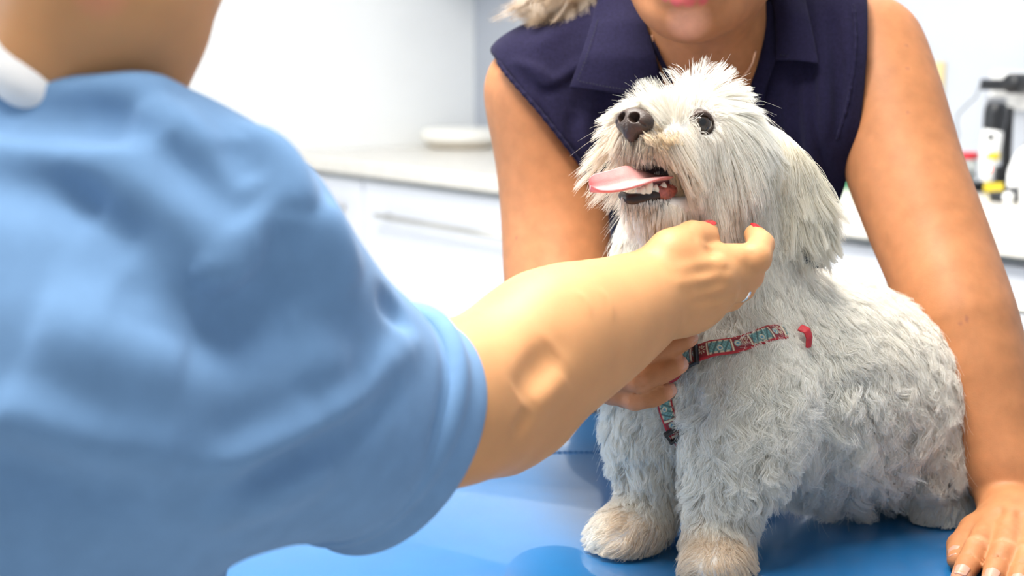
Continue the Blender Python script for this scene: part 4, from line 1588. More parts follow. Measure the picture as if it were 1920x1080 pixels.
# creases over the knuckles
for fp in FG1[:3]:
    ax = unit(fp[2] - fp[1]); sdv = unit(np.cross(ax, UP))
    for off_ in (-0.0016, 0.0012):
        c = fp[1] + ax * off_ + UP * 0.0108
        WB.limb([c - sdv * 0.006 - UP * .002, c, c + sdv * 0.006 - UP * .002], [0.0008, 0.0013, 0.0008], 0.0016, 1, cut=True)
    c = fp[2] + UP * 0.0096
    WB.limb([c - sdv * 0.005 - UP * .002, c, c + sdv * 0.005 - UP * .002], [0.0007, 0.0011, 0.0007], 0.0014, 1, cut=True)
# tendons and the dips between the knuckles
for a_, b_ in zip(MC[:-1], MC[1:]):
    c = (a_ + b_) / 2 + UP * 0.0125
    WB.fold([c + (wr - c) * 0.40 + UP * 0.004, c + (wr - c) * .15, c, c + np.array([-.003, -.010, -.004])], -0.0030, 0.0050)
# wrist fold
WB.limb([P(1868, 958, 1.158), P(1890, 950, 1.154), P(1920, 944, 1.156)], [0.0014, 0.0024, 0.0018], 0.005, 2, cut=True)
# ---- arm seen left, hand under the dog's chest
WE = P(1048, 600, 1.370)
WA2 = [SR, P(1025, 270, 1.435), P(1040, 400, 1.425), P(1045, 510, 1.40), WE]
WB.limb(WA2, [0.047, 0.046, 0.0465, 0.0455, 0.042], 0.02, 3)
ww = P(1085, 668, 1.150)
WB.limb([WE, P(1058, 640, 1.27), ww], [0.042, 0.038, 0.026], 0.015, 3)
M2 = [P(1170, 640, 1.098), P(1150, 672, 1.090), P(1142, 706, 1.088), P(1148, 733, 1.094)]
for m_, r_ in zip(M2, (.012, .0125, .0120, .0105)):
    WB.limb([ww + np.array([0.008, -0.01, 0]), (ww + m_) / 2 + np.array([0, -.006, 0]), m_], [0.017, 0.0145, r_], 0.008, 2)
FG2 = [[M2[0], P(1215, 634, 1.088), P(1245, 626, 1.092), P(1275, 620, 1.10)],
       [M2[1], P(1212, 662, 1.076), P(1258, 646, 1.077), P(1292, 634, 1.082)],
       [M2[2], P(1198, 712, 1.071), P(1240, 697, 1.072), P(1274, 684, 1.077)],
       [M2[3], P(1190, 748, 1.078), P(1226, 743, 1.077), P(1254, 732, 1.080)]]
RR2 = ([.0112, .0095, .0086, .0070], [.0118, .0102, .0092, .0074], [.0115, .0100, .0090, .0073], [.0102, .0088, .0078, .0065])
for fp, rr in zip(FG2, RR2):
    finger(WB, fp, rr)
WB.limb([P(1120, 640, 1.13), P(1165, 610, 1.125), P(1200, 600, 1.13)], [.015, .0115, .0095], 0.008, 2)
for fp in FG2[1:]:
    ax = unit(fp[2] - fp[1]); sdv = np.cross(ax, (0, -1, 0))
    for off_ in (-0.0025, 0.0, 0.0025):
        c = fp[1] + ax * off_ + np.array([0, -0.0103, 0])
        WB.limb([c - sdv * 0.0065 + np.array([0, .0022, 0]), c, c + sdv * 0.0065 + np.array([0, .0022, 0])], [0.0004, 0.0006, 0.0004], 0.001, 1, cut=True)


def join_meshes(parts):
    vs, qs, n = [], [], 0
    for v, q in parts:
        vs.append(v)
        qs.append(q + n)
        n += len(v)
    return np.concatenate(vs), np.concatenate(qs)


def weld_clip(S, h_fine, h, boxes):
    pass


WV, WQ = WB.mesh(0.0021, 1)
print('woman body', len(WV), time.time() - T0)
SKW = np.array([0.405, 0.165, 0.067])
col = np.tile(SKW, (len(WV), 1))


def spot(pt, r, c, soft=0.8):
    global col
    m = near(WV, np.array(pt), r, soft)
    col = col * (1 - m) + np.array(c) * m


for p in LP + UPL:
    spot(p + np.array([0, -0.004, 0]), 0.0085, (0.60, 0.11, 0.11), 0.35)
spot(P(1292, 40, 1.27), 0.022, (0.80, 0.38, 0.25))
for fp in FG1 + FG2:
    spot(fp[-1], 0.010, (0.80, 0.38, 0.26)); spot(fp[1], 0.012, (0.74, 0.36, 0.22))
for (x, y, Y) in ((1702, 128, 1.345), (1702, 211, 1.315), (1812, 596, 1.21), (1801, 606, 1.21), (968, 446, 1.38), (1700, 85, 1.36), (1813, 600, 1.21)):
    hp = hit(WB, [(x, y)], 0.9)[0]
    m = near(WV, hp, 0.0024, 0.5)
    col = col * (1 - m * .65) + np.array((0.25, 0.10, 0.06)) * m * .65
wbody = mesh_obj('body', WV, WQ, M['skin_w'], woman, colors=col)
for fp, r_ in zip(FG1, (.0083, .0086, .0082, .0074)):
    nail(woman, fp[2], fp[3], (0, -0.15, 1), r_, M['nail'], 0.0115, 0.0062)
nail(woman, TH1[2], TH1[3], (-0.55, -0.6, 0.45), 0.0092, M['nail'], 0.012, 0.0066)
for fp, r_, bk in zip(FG2, (.0074, .0078, .0077, .0069), ((0, -1, .2), (-.05, -1, .35), (-.05, -1, .3), (-.05, -1, .25))):
    nail(woman, fp[2], fp[3], bk, r_, M['nail'], 0.0130, 0.0058)
for e in EW:
    c_ = e + np.array([0, 0.0005, 0])
    lk = unit(np.array([-0.12, -1.0, -0.25]))
    R = frame(lk)
    vv_, cc_ = [], []
    for a_ in range(21):
        th = PI * a_ / 20
        for b_ in range(28):
            ph_ = 2 * PI * b_ / 28
            vv_.append(c_ + R @ (0.0115 * np.array([math.sin(th) * math.cos(ph_), math.sin(th) * math.sin(ph_), math.cos(th)])))
            cc_.append((0.01, 0.01, 0.01) if th < 0.20 else (0.10, 0.16, 0.20) if th < 0.5 else (0.75, 0.72, 0.70))
    ff_ = [(a_ * 28 + b_, (a_ + 1) * 28 + b_, (a_ + 1) * 28 + (b_ + 1) % 28, a_ * 28 + (b_ + 1) % 28) for a_ in range(20) for b_ in range(28)]
    mesh_obj('eye', vv_, ff_, M['eye_white'], woman, colors=np.array(cc_))
    eb = [e + np.array([x_, -0.0150 + 0.30 * abs(x_), 0.0185 - 14 * x_ * x_]) for x_ in np.linspace(-0.016, 0.016, 7)]
    S = Sdf().limb(eb, [0.001, .0016, .002, .002, .002, .0016, .001], 0.002, 2)
    v, f = S.mesh(0.0008)
    mesh_obj('eyebrow', v, f, mat('brow_hair', (0.16, 0.09, 0.045), 0.7), woman)
# hair: a full head of hair drawn back, and a wavy ponytail over the shoulder seen left
S = Sdf()
MF = np.stack([wf, wsd, wu], 1)
S.ell(Wd(-0.030, 0, 0.052), (0.106, 0.092, 0.098), 0.01, MF)
S.ell(Wd(-0.050, 0, -0.02), (0.072, 0.086, 0.085), 0.03, MF)
S.limb([Wd(-0.095, 0.0, 0.00), Wd(-0.10, -0.03, -0.05), P(1235, -110, 1.475)], [0.030, 0.028, 0.022], 0.02, 3)
S.ell(Wd(0.085, 0, -0.005), (0.085, 0.066, 0.088), 0.015, MF, cut=True)
S.half(Wd(0.035, 0, -0.045), wf * 1.0 - wu * 0.9)
for j in range(14):
    a_ = -1.3 + 2.6 * j / 13
    S.fold([Wd(0.055, 0.080 * math.sin(a_), 0.05 + 0.095 * math.cos(a_)), Wd(-0.03, 0.098 * math.sin(a_), 0.052 + 0.102 * math.cos(a_)), Wd(-0.11, 0.06 * math.sin(a_), 0.05 + 0.07 * math.cos(a_)), Wd(-0.125, 0, 0.0)], -0.0035, 0.004)
v, f = S.mesh(0.0035)
mesh_obj('hair', v, f, mat('blond_hair_cap', (0.34, 0.20, 0.09), 0.5, noise=0.35, nscale=90, stretch=(1, .25, .6)), woman)
n = 5200
NLK = 130
base = np.array([P(1235, -120, 1.475), P(1140, -62, 1.465), P(1075, -22, 1.445), P(1030, 2, 1.430), P(1012, 18, 1.425)])
K_ = 18
strands = np.empty((n, K_, 3))
tt = np.linspace(0, 1, K_)
lock = rng.integers(0, NLK, n)
lo_ = rng.normal(0, 1, (NLK, 3)) * np.array([0.013, 0.012, 0.0085])
ll = rng.uniform(0.72, 1.0, NLK)
fr = rng.uniform(4.5, 8.5, NLK)
ph = rng.uniform(0, 6.28, (NLK, 2))
jit_ = rng.normal(0, 1, (n, 3)) * 0.0042
for k_ in range(K_):
    t = (tt[k_] * ll[lock] * rng.uniform(.97, 1.0, n) * 4)
    i = np.minimum(t.astype(int), 3)
    u = (t - i)[:, None]
    c = base[i] * (1 - u) + base[i + 1] * u
    tk = tt[k_]
    wv = np.stack([np.sin(t * fr[lock] * .5 + ph[lock, 0]) * .006, np.cos(t * fr[lock] * .45 + ph[lock, 1]) * .004, np.cos(t * fr[lock] * .5 + ph[lock, 0]) * .006], 1)
    droop = np.array([0, 0, -0.020]) * max(0, tk - .72) / .28 * (rng.random() * 0 + 1)
    strands[:, k_] = c + lo_[lock] * (0.5 + 0.9 * tk) + wv * (tk + .15) + jit_ * (1 - 0.25 * tk) + droop * (ph[lock, 0:1] / 6.28)
hcol = np.array([0.42, 0.27, 0.13]) * rng.uniform(0.65, 1.25, (n, 1))
curves_obj('ponytail', strands, 0.00013, 0.00006, np.clip(hcol, 0, .9), M['hair'], woman)

# ---- blouse: the torso and upper arms grown by a few millimetres, cut at neck and armholes
BL = Sdf()
ntorso = N_TORSO
for p in WB.pr[:ntorso]:
    q = dict(p)
    if q['t'] == 'c':
        q['ra'] += 0.008; q['rb'] += 0.008
    else:
        q['r'] = q['r'] + 0.009
    BL.pr.append(q)
BL.limb([SR, P(1018, 270, 1.430), P(1030, 340, 1.43)], [0.055, 0.055, 0.055], 0.02, 2)
BL.limb([P(958, 118, 1.425), P(1000, 130, 1.43), P(1060, 135, 1.445)], [0.012, 0.034, 0.045], 0.02, 2)
BL.limb([P(1575, 60, 1.41), P(1562, 225, 1.395), P(1525, 350, 1.45)], [0.045, 0.046, 0.045], 0.03, 2)
BL.limb([SL, P(1650, 190, 1.40)], [0.056, 0.050], 0.02, 2)
BL.limb([P(1180, 300, 1.50), P(1185, 200, 1.44), P(1215, 120, 1.42)], [0.05, 0.045, 0.03], 0.04, 2)
BL.limb([P(1480, 300, 1.50), P(1475, 200, 1.44), P(1450, 120, 1.42)], [0.05, 0.045, 0.03], 0.04, 2)
BL.ell(np.array([0.255, 1.755, 0.92]), (0.135, 0.09, 0.12), 0.04)
BLB = copy.copy(BL); BLB.pr = list(BL.pr)


def bfold(px, amp, sig):
    BL.fold(hit(BLB, px, 0.9), amp, sig)


for px, amp, sig in (
        ([(1110, 190), (1095, 260), (1125, 340), (1160, 420)], .006, .010), ([(1075, 210), (1075, 270), (1105, 330)], -.005, .007),
        ([(1000, 130), (1030, 160), (1090, 125), (1160, 90)], .005, .007), ([(960, 115), (1000, 128), (1040, 150)], .004, .005),
        ([(1010, 170), (1025, 230), (1060, 300)], -.004, .005), ([(985, 145), (1020, 172), (1070, 150), (1120, 110)], -.004, .005),
        ([(1100, 20), (1050, 60), (1000, 90)], .004, .010), ([(1130, 300), (1170, 380), (1220, 440)], -.005, .008),
        ([(1533, 10), (1540, 130), (1552, 220), (1562, 320)], .006, .007), ([(1505, 150), (1515, 260), (1530, 380), (1520, 480)], .008, .009),
        ([(1470, 150), (1480, 260), (1500, 420)], .004, .007), ([(1560, 30), (1575, 160), (1560, 280)], -.006, .006), ([(1585, 30), (1596, 150), (1580, 250)], .005, .006),
        ([(1490, 130), (1498, 250), (1508, 380)], -.005, .006), ([(1520, 60), (1522, 200), (1545, 330)], -.005, .005),
        ([(1190, 180), (1195, 260), (1190, 360)], .005, .008), ([(1150, 190), (1160, 280), (1180, 380)], -.004, .007)):
    bfold(px, amp, sig)
# open neck: a V cut straight in from the front
nk = Sdf()
yv = unit(P(1325, 100, 1.4) - np.array([0, 0, CZ]))
for pa, pb in (((1322, -60), (1322, 60)), ((1322, 60), (1335, 130)), ((1335, 130), (1358, 195))):
    pass
for (px_, py_, r_) in ((1322, -40, .0570), (1321, 0, .0555), (1320, 40, .0530), (1324, 80, .0480), (1331, 110, .0410), (1339, 140, .0330), (1348, 168, .0230), (1356, 192, .0110)):
    BL.cone(P(px_, py_, 1.412), P(px_, py_, 1.30), r_, r_ * .93, 0.003, cut=True)
# armholes: a slab whose face follows the edge of the cloth
a0, a1 = P(930, 112, 1.40), P(1112, 338, 1.40)
ex = unit(a1 - a0); ey = np.array([0, 1.0, 0]); ey = unit(ey - ex * (ey @ ex)); ez = np.cross(ex, ey)
if ez[2] > 0:
    ez = -ez
BL.box((a0 + a1) / 2 + ez * 0.15 - ex * 0.045, np.stack([ex, ey, ez], 1), (0.125, 0.2, 0.15), 0.004)
a0, a1 = P(1622, -40, 1.40), P(1580, 300, 1.40)
ex = unit(a1 - a0); ey = np.array([0, 1.0, 0]); ey = unit(ey - ex * (ey @ ex)); ez = np.cross(ex, ey)
if ez[0] < 0:
    ez = -ez
BL.box((a0 + a1) / 2 + ez * 0.15, np.stack([ex, ey, ez], 1), (0.16, 0.2, 0.15), 0.004)
v, f = BL.mesh(0.0024, 1)
blouse = mesh_obj('blouse', v, f, M['navy'], woman)


def patch(name, left, right, thick, m, parent, n=24, nw=14, puff=0.0):
    """cloth flap between two edges (lists of points), curved and with real thickness"""
    def res(pp, n_):
        pp = np.array(pp, float)
        s_ = np.r_[0, np.cumsum(np.linalg.norm(np.diff(pp, axis=0), axis=1))]
        u = np.linspace(0, s_[-1], n_)
        return np.stack([np.interp(u, s_, pp[:, k_]) for k_ in range(3)], 1)
    A, B_ = res(left, n), res(right, n)
    top = []
    for i in range(n):
        for j in range(nw):
            t = j / (nw - 1)
            top.append(A[i] * (1 - t) + B_[i] * t)
    top = np.array(top).reshape(n, nw, 3)
    du = np.gradient(top, axis=0); dv = np.gradient(top, axis=1)
    nn = unit(np.cross(du, dv))
    if nn[:, :, 1].mean() > 0:
        nn = -nn
    t = np.linspace(0, 1, nw)[None, :, None]
    top = top + nn * puff * np.sin(PI * t)
    # rolled edge and stitch line
    u_ = np.linspace(0, 1, n)[:, None, None]
    bot = top - nn * thick
    V_ = np.concatenate([top.reshape(-1, 3), bot.reshape(-1, 3)])
    m_ = n * nw
    fs = []
    for i in range(n - 1):
        for j in range(nw - 1):
            q = (i * nw + j, i * nw + j + 1, (i + 1) * nw + j + 1, (i + 1) * nw + j)
            fs.append(q)
            fs.append(tuple(k_ + m_ for k_ in q[::-1]))
    rim = [j for j in range(nw)] + [i * nw + nw - 1 for i in range(1, n)] + [(n - 1) * nw + j for j in range(nw - 2, -1, -1)] + [i * nw for i in range(n - 2, 0, -1)]
    for i in range(len(rim)):
        p, q = rim[i], rim[(i + 1) % len(rim)]
        fs.append((q, p, p + m_, q + m_))
    o = mesh_obj(name, V_, fs, m, parent)
    import bmesh
    bm = bmesh.new(); bm.from_mesh(o.data); bmesh.ops.recalc_face_normals(bm, faces=bm.faces); bm.to_mesh(o.data); bm.free()
    md = o.modifiers.new('edge', 'BEVEL'); md.width = 0.0008; md.segments = 2; md.limit_method = 'ANGLE'; md.angle_limit = 0.9
    return o


# collar wings, standing just off the cloth


def on(pts, out):
    """points on the cloth, moved out towards the room"""
    h_ = hit(BLB, pts, 0.9)
    bad = np.abs(BLB.eval(h_)) > 0.003
    for i_ in np.nonzero(bad)[0]:            # line of sight passes over the shoulder: stay on its crest
        ref = h_[~bad]
        pxs = np.array([p for p, b_ in zip(pts, bad) if not b_])
        k_ = int(np.argmin(((pxs - np.array(pts[i_])) ** 2).sum(1)))
        h_[i_] = P(pts[i_][0], pts[i_][1], ref[k_][1] + 0.012)
    return [q + np.array([0, -o_, 0]) for q, o_ in zip(h_, out)]


patch('collar', on([(1128, -30), (1108, 40), (1088, 105), (1067, 163)], [.010, .011, .012, .011]),
      on([(1196, -30), (1206, 40), (1228, 110), (1238, 186)], [.020, .018, .015, .012]), 0.0024, M['navy'], woman, puff=0.004)
patch('collar', on([(1436, -30), (1447, 30), (1450, 75), (1449, 113)], [.016, .016, .014, .013]),
      on([(1500, -30), (1512, 30), (1522, 75), (1529, 119)], [.011, .012, .012, .012]), 0.0024, M['navy'], woman, puff=0.004)
patch('button_placket', on([(1424, 0), (1420, 90), (1400, 150), (1378, 225)], [.012, .010, .009, .007]),
      on([(1450, 10), (1452, 110), (1434, 160), (1418, 240)], [.010, .009, .009, .007]), 0.002, M['navy'], woman, puff=0.003)
patch('button_placket', on([(1205, 30), (1222, 90), (1250, 150), (1300, 230)], [.008, .008, .008, .007]),
      on([(1217, 30), (1236, 90), (1266, 150), (1318, 230)], [.010, .010, .010, .007]), 0.002, M['navy'], woman, puff=0.002)
# turned hem of the armhole seen left, and seam lines
S = Sdf()
S.limb(on([(934, 116), (960, 150), (1010, 207), (1062, 272), (1108, 332)], [.0] * 5), [0.0022] * 5, 0.002, 4)
v, f = S.mesh(0.0011)
mesh_obj('hem', v, f, M['navy'], woman)
S = Sdf()
S.limb(on([(1600, 10), (1604, 90), (1590, 190), (1570, 260)], [.0] * 4), [0.0018] * 4, 0.002, 4)
v, f = S.mesh(0.0011)
mesh_obj('hem', v, f, M['navy'], woman)
for pp, oo in (([(1136, -20), (1117, 45), (1097, 110), (1080, 153)], .0165), ([(1085, 152), (1140, 163), (1195, 171)], .0165), ([(1456, 103), (1490, 106), (1518, 110)], .0175)):
    q = on(pp, [oo] * len(pp))
    mb = MB()
    for a_, b_ in zip(q[:-1], q[1:]):
        n_ = max(2, int(np.linalg.norm(b_ - a_) / 0.003))
        for t in range(n_):
            c0 = a_ + (b_ - a_) * (t / n_); c1 = a_ + (b_ - a_) * ((t + .55) / n_)
            mb.tube([c0, c1], 0.00035, 5)
    mb.build('stitching', M['trouser'], woman, True)

# necklace
nk = hit(WB, [(1222, 66), (1226, 85), (1234, 105), (1244, 124), (1258, 146)], 0.9)
nk2 = hit(WB, [(1368, 162), (1388, 148), (1402, 133), (1411, 116), (1416, 96)], 0.9)
nm = hit(WB, [(1285, 168), (1325, 178)], 0.9)
mb = MB()
allp = [p + np.array([0, -0.0008, 0]) for p in list(nk) + list(nm) + list(nk2)]
dense = []
for a, b in zip(allp[:-1], allp[1:]):
    for t in np.linspace(0, 1, 7)[:-1]:
        dense.append(a * (1 - t) + b * t)
mb.tube(dense + [allp[-1]], 0.0011, 8)
mb.build('necklace', M['gold'], woman, True)

# trousers and shoes down to the floor
S = Sdf()
hipc = P(1335, 700, 1.80)
hip = np.array([hipc[0], 1.83, 0.80])
S.ell(hip, (0.185, 0.105, 0.13), 0.04)
for sd_ in (-1, 1):
    S.limb([hip + np.array([0.075 * sd_, 0, -0.04]), np.array([hip[0] + 0.09 * sd_, 1.84, 0.45]), np.array([hip[0] + 0.10 * sd_, 1.88, 0.10])], [0.085, 0.058, 0.048], 0.03, 3)
v, f = S.mesh(0.006)
mesh_obj('trousers', v, f, M['trouser'], woman)
for sd_ in (-1, 1):
    S = Sdf().limb([np.array([hip[0] + 0.10 * sd_, 1.88, 0.06]), np.array([hip[0] + 0.10 * sd_, 1.84, 0.040]), np.array([hip[0] + 0.11 * sd_, 1.74, 0.032])], [0.045, 0.042, 0.032], 0.01, 3)
    S.half((0, 0, 0.001), (0, 0, -1))
    v, f = S.mesh(0.004)
    mesh_obj('shoe', v, f, M['black'], woman)
print('woman', time.time() - T0)

# ================================================================== THE VET (foreground, seen from behind)
vet = thing('person', (-0.26, 0.78, 0), 'person in a light blue tunic seen from behind, holding the dog\'s chin', 'person')
VB = Sdf()
# neck, head turned to the dog
VB.limb([P(150, 260, .79), P(150, 120, .785), P(165, -20, .78)], [0.044, 0.042, 0.046], 0.02, 3)
VB.limb([P(60, 230, .76), P(70, 120, .75), P(120, -20, .76)], [0.018, 0.018, 0.018], 0.02, 3)
vh = P(215, -330, .80)
VB.ell(vh, (0.088, 0.078, 0.085), 0.02)
VB.limb([P(170, 160, .79), P(200, 90, .785), P(235, 35, .785)], [0.036, 0.036, 0.036], 0.02, 2)
VB.limb([P(200, -30, .76), P(240, 10, .79), P(275, 0, .835)], [0.036, 0.034, 0.030], 0.02, 3)
VB.limb([P(275, 0, .835), P(285, -70, .85)], [0.030, 0.030], 0.02, 2)
VB.limb([P(270, -180, .81), P(340, -150, .87)], [0.052, 0.030], 0.03, 2)
VB.limb([P(355, -250, .90), P(372, -160, .925)], [0.008, 0.011], 0.012, 2)
VB.limb([P(190, -110, .742), P(196, -60, .742), P(190, -22, .738)], [0.012, 0.008, 0.0085], 0.006, 3)
VB.ell(P(190, -110, .74), (0.012, 0.008, 0.024), 0.004)
# arm
VS, VE, VW = P(410, 460, .775), P(952, 718, .955), P(1222, 553, 1.045)
VB.limb([VS, P(565, 665, .815), P(715, 775, .872), P(850, 755, .915), VE, P(1040, 655, .985), P(1110, 615, 1.008), P(1160, 587, 1.025), VW],
        [0.040, 0.038, 0.0410, 0.0475, 0.0430, 0.0420, 0.0365, 0.0310, 0.0265], 0.02, 3)
VB.limb([P(960, 690, .955), P(1030, 620, .98), P(1110, 585, 1.01)], [0.034, 0.030, 0.018], 0.03, 2)
VB.limb([P(930, 790, .955), P(985, 770, .962)], [0.028, 0.020], 0.03, 2)
# crook of the elbow
VB.fold(hit(VB, [(975, 745), (998, 708), (1022, 680), (1045, 655)], .6), -0.0075, 0.011)
VB.fold(hit(VB, [(1000, 765), (1030, 735), (1055, 700)], .6), 0.003, 0.012)
VB.fold(hit(VB, [(965, 815), (980, 795), (992, 768)], .6), -0.005, 0.006)
VB.fold(hit(VB, [(1080, 548), (1098, 562), (1108, 590)], .6), 0.0010, 0.0022)
VB.fold(hit(VB, [(1120, 540), (1142, 565), (1150, 600)], .6), 0.0010, 0.0022)
# hand
vi, vm, vr, vp = P(1335, 492, 1.060), P(1352, 515, 1.052), P(1348, 545, 1.052), P(1328, 572, 1.058)
for m_, r_, w0 in ((vi, .0130, (1240, 520, 1.042)), (vm, .0130, (1235, 545, 1.038)), (vr, .0122, (1232, 568, 1.040)), (vp, .0112, (1235, 590, 1.046))):
    a = P(*w0)
    VB.limb([P(1215, 553, 1.045) * 0.5 + a * 0.5, (a + m_) / 2, m_], [0.0195, 0.0165, r_], 0.012, 2)
VFI = [vi, P(1400, 478, 1.064), P(1424, 462, 1.078), P(1414, 440, 1.092)]
finger(VB, [vi, P(1416, 484, 1.062)], [.0130, .0118], 0.008)
finger(VB, [P(1416, 484, 1.062), P(1427, 458, 1.078), P(1414, 440, 1.093)], [.0118, .0098, .0080], 0.004)
finger(VB, [vm, P(1404, 517, 1.066), P(1402, 500, 1.090)], [.0122, .0108, .0090], 0.005)
finger(VB, [vr, P(1390, 540, 1.070), P(1384, 520, 1.094)], [.0115, .0100, .0085], 0.004)
finger(VB, [vp, P(1370, 560, 1.074), P(1362, 540, 1.096)], [.0105, .0090, .0078], 0.004)
VT = [P(1236, 520, 1.046), P(1262, 474, 1.048), P(1298, 447, 1.060), P(1326, 437, 1.074)]
VB.limb(VT[:2], [0.020, 0.0165], 0.014, 1)
finger(VB, VT[1:], [.0165, .0122, .0088], 0.010)
# the thumb tip bends down towards the forefinger
finger(VB, [P(1300, 446, 1.060), P(1327, 446, 1.066)], [.0112, .0088], 0.006)
VBh = copy.copy(VB); VBh.pr = list(VB.pr); VBh.dz = []
for px, amp, sig in (([(1345, 478), (1352, 490), (1356, 505)], .0022, .006), ([(1268, 505), (1300, 498), (1340, 490)], .0014, .005),
                     ([(1262, 530), (1300, 528), (1340, 520)], .0014, .005), ([(1358, 512), (1366, 520), (1368, 530)], .0016, .005),
                     ([(1330, 462), (1336, 472), (1345, 480)], -.0035, .005), ([(1300, 512), (1325, 508), (1350, 503)], -.0014, .0045),
                     ([(1300, 542), (1330, 538), (1362, 528)], -.0018, .0045), ([(1300, 566), (1340, 562), (1380, 548)], -.0022, .0045),
                     ([(1402, 470), (1404, 482), (1402, 496)], -.0008, .0016), ([(1409, 468), (1412, 482), (1409, 496)], -.0008, .0016), ([(1296, 436), (1302, 445), (1300, 456)], -.0008, .0016)):
    VB.fold(hit(VBh, px, .6), amp, sig)
VV, VQ = VB.mesh(0.0018, 1)
SKV = np.array([0.57, 0.28, 0.122])
col = np.tile(SKV, (len(VV), 1))


def vspot(pt, r, c, soft=0.8, a=1.0):
    global col
    m = near(VV, np.array(pt), r, soft) * a
    col = col * (1 - m) + np.array(c) * m


vspot(P(190, -20, .735), 0.020, (0.78, 0.25, 0.18))
for p in (vi, P(1427, 458, 1.078), P(1404, 517, 1.066), VT[2]):
    vspot(p, 0.014, (0.80, 0.36, 0.22), 0.9, 0.6)
# pale scars on the forearm: thin raised lines
vb = mesh_obj('body', VV, VQ, M['skin_v'], vet, colors=col)
nail(vet, P(1305, 444, 1.062), P(1328, 432, 1.076), (0.1, -0.25, 1.0), 0.0088, M['red_nail'], 0.012, 0.0060, name='painted_fingernail')
nail(vet, P(1427, 458, 1.078), P(1412, 436, 1.095), (0.2, 0.3, 1.0), 0.0080, M['red_nail'], 0.010, 0.0050, name='painted_fingernail')
# knuckles, tendons and creases on the back of the hand
# ring
ra, rb = vr, P(1390, 540, 1.070)
rc = P(1385, 539, 1.0685)
R = frame(unit(rb - ra))
S = Sdf().ring(rc, R, 0.0108, 0.0011, 0.001, flat=1.9)
v, f = S.mesh(0.0005)
mesh_obj('finger_ring', v, f, M['silver'], vet)

# ---- tunic
TN = Sdf()
TN.limb([P(-160, 1300, .80), P(-60, 960, .79), P(0, 680, .775), P(70, 480, .77)], [0.150, 0.140, 0.120, 0.085], 0.03, 3)
TN.limb([P(-160, 360, .78), P(60, 345, .755), P(250, 325, .752), P(370, 405, .760), P(430, 470, .768)], [0.046, 0.046, 0.0430, 0.0490, 0.0530], 0.02, 3)
TN.limb([P(430, 470, .768), P(520, 585, .80), P(600, 680, .838), P(695, 762, .862)], [0.0540, 0.0530, 0.0545, 0.0580], 0.02, 3)
TN.limb([P(200, 720, .74), P(400, 780, .775), P(560, 790, .815), P(650, 850, .85)], [0.085, 0.058, 0.048, 0.036], 0.04, 3)
TN.limb([P(100, 950, .76), P(270, 920, .76)], [0.080, 0.040], 0.03, 2)
TN.limb([P(-60, 205, .745), P(80, 200, .735), P(210, 192, .732), P(290, 192, .742), P(330, 225, .765)], [0.010, 0.0110, 0.0120, 0.0115, 0.010], 0.008, 3)
TNB = copy.copy(TN); TNB.pr = list(TN.pr)
for px, amp, sig in (
        ([(-60, 215), (60, 222), (170, 232), (250, 245)], -.013, .010), ([(-40, 262), (100, 270), (210, 315), (320, 390), (420, 440), (510, 470)], .008, .013),
        ([(-40, 330), (100, 350), (200, 400)], -.004, .012),
        ([(270, 190), (330, 240), (420, 320), (480, 370)], .005, .010), ([(300, 260), (400, 350), (460, 420)], -.006, .012),
        ([(460, 268), (500, 275), (540, 320), (560, 400)], .007, .009), ([(430, 260), (450, 300), (480, 340)], -.005, .008), ([(600, 380), (630, 450), (660, 540)], .004, .012),
        ([(540, 420), (535, 500), (530, 600)], -.004, .010), ([(360, 495), (410, 512), (470, 500)], .005, .009),
        ([(200, 560), (320, 590), (440, 600), (540, 560)], -.005, .018), ([(60, 600), (200, 640), (350, 690)], .005, .018),
        ([(-20, 770), (60, 800), (200, 850), (350, 850)], .006, .012), ([(-20, 840), (150, 900), (300, 900)], -.005, .014),
        ([(380, 870), (480, 835), (580, 790), (680, 740), (770, 640)], .006, .009), ([(400, 830), (500, 800), (600, 760), (700, 690)], -.005, .008),
        ([(430, 930), (520, 880), (620, 830), (700, 775), (760, 700)], -.006, .009), ([(380, 960), (500, 920), (620, 870)], .005, .010),
        ([(715, 560), (740, 580), (765, 606)], -.006, .0055), ([(560, 640), (620, 700), (600, 760)], .003, .014), ([(230, 480), (300, 540), (300, 620)], .003, .016)):
    h_ = hit(TNB, px, 0.4)
    h_ = h_[np.abs(TNB.eval(h_)) < 0.004]
    if len(h_) > 1:
        TN.fold(h_, amp * 2.7, sig * 1.25)
ax = unit(P(880, 790, .935) - P(640, 630, .83))
RC = frame(ax, (0.2, -0.1, 1))
gc = P(708, 803, .870) - ax * 0.026
TN.fold([gc + RC[:, 0] * 0.0600 * 1.17 * math.cos(a_) + RC[:, 1] * 0.0600 * .93 * math.sin(a_) for a_ in np.linspace(0.0, 2 * PI, 17)], -0.0085, 0.0075)
TN.half(P(705, 803, .870), ax, 0.003)
TN.limb([P(705, 803, .870) - ax * 0.008, P(705, 803, .870) + ax * 0.05], [0.036, 0.040], 0.002, 1, cut=True)
v, f = TN.mesh(0.0033, 2)
tunic = mesh_obj('tunic', v, f, M['tunic'], vet)
# rolled cuff: a thick band round the sleeve end
S = Sdf()
cc = P(708, 803, .870)
AXR = (1.17, 0.93)
S.ring(cc + ax * 0.002, RC, 0.0622, 0.0050, 0.004, flat=3.4, ax=AXR)
S.ring(cc + ax * 0.014, RC, 0.0636, 0.0045, 0.006, flat=1.6, ax=AXR)
S.ring(cc - ax * 0.012, RC, 0.0650, 0.0058, 0.006, flat=1.2, ax=AXR)
v, f = S.mesh(0.0022, 1)
cuff = mesh_obj('sleeve_cuff', v, f, M['tunic'], vet)
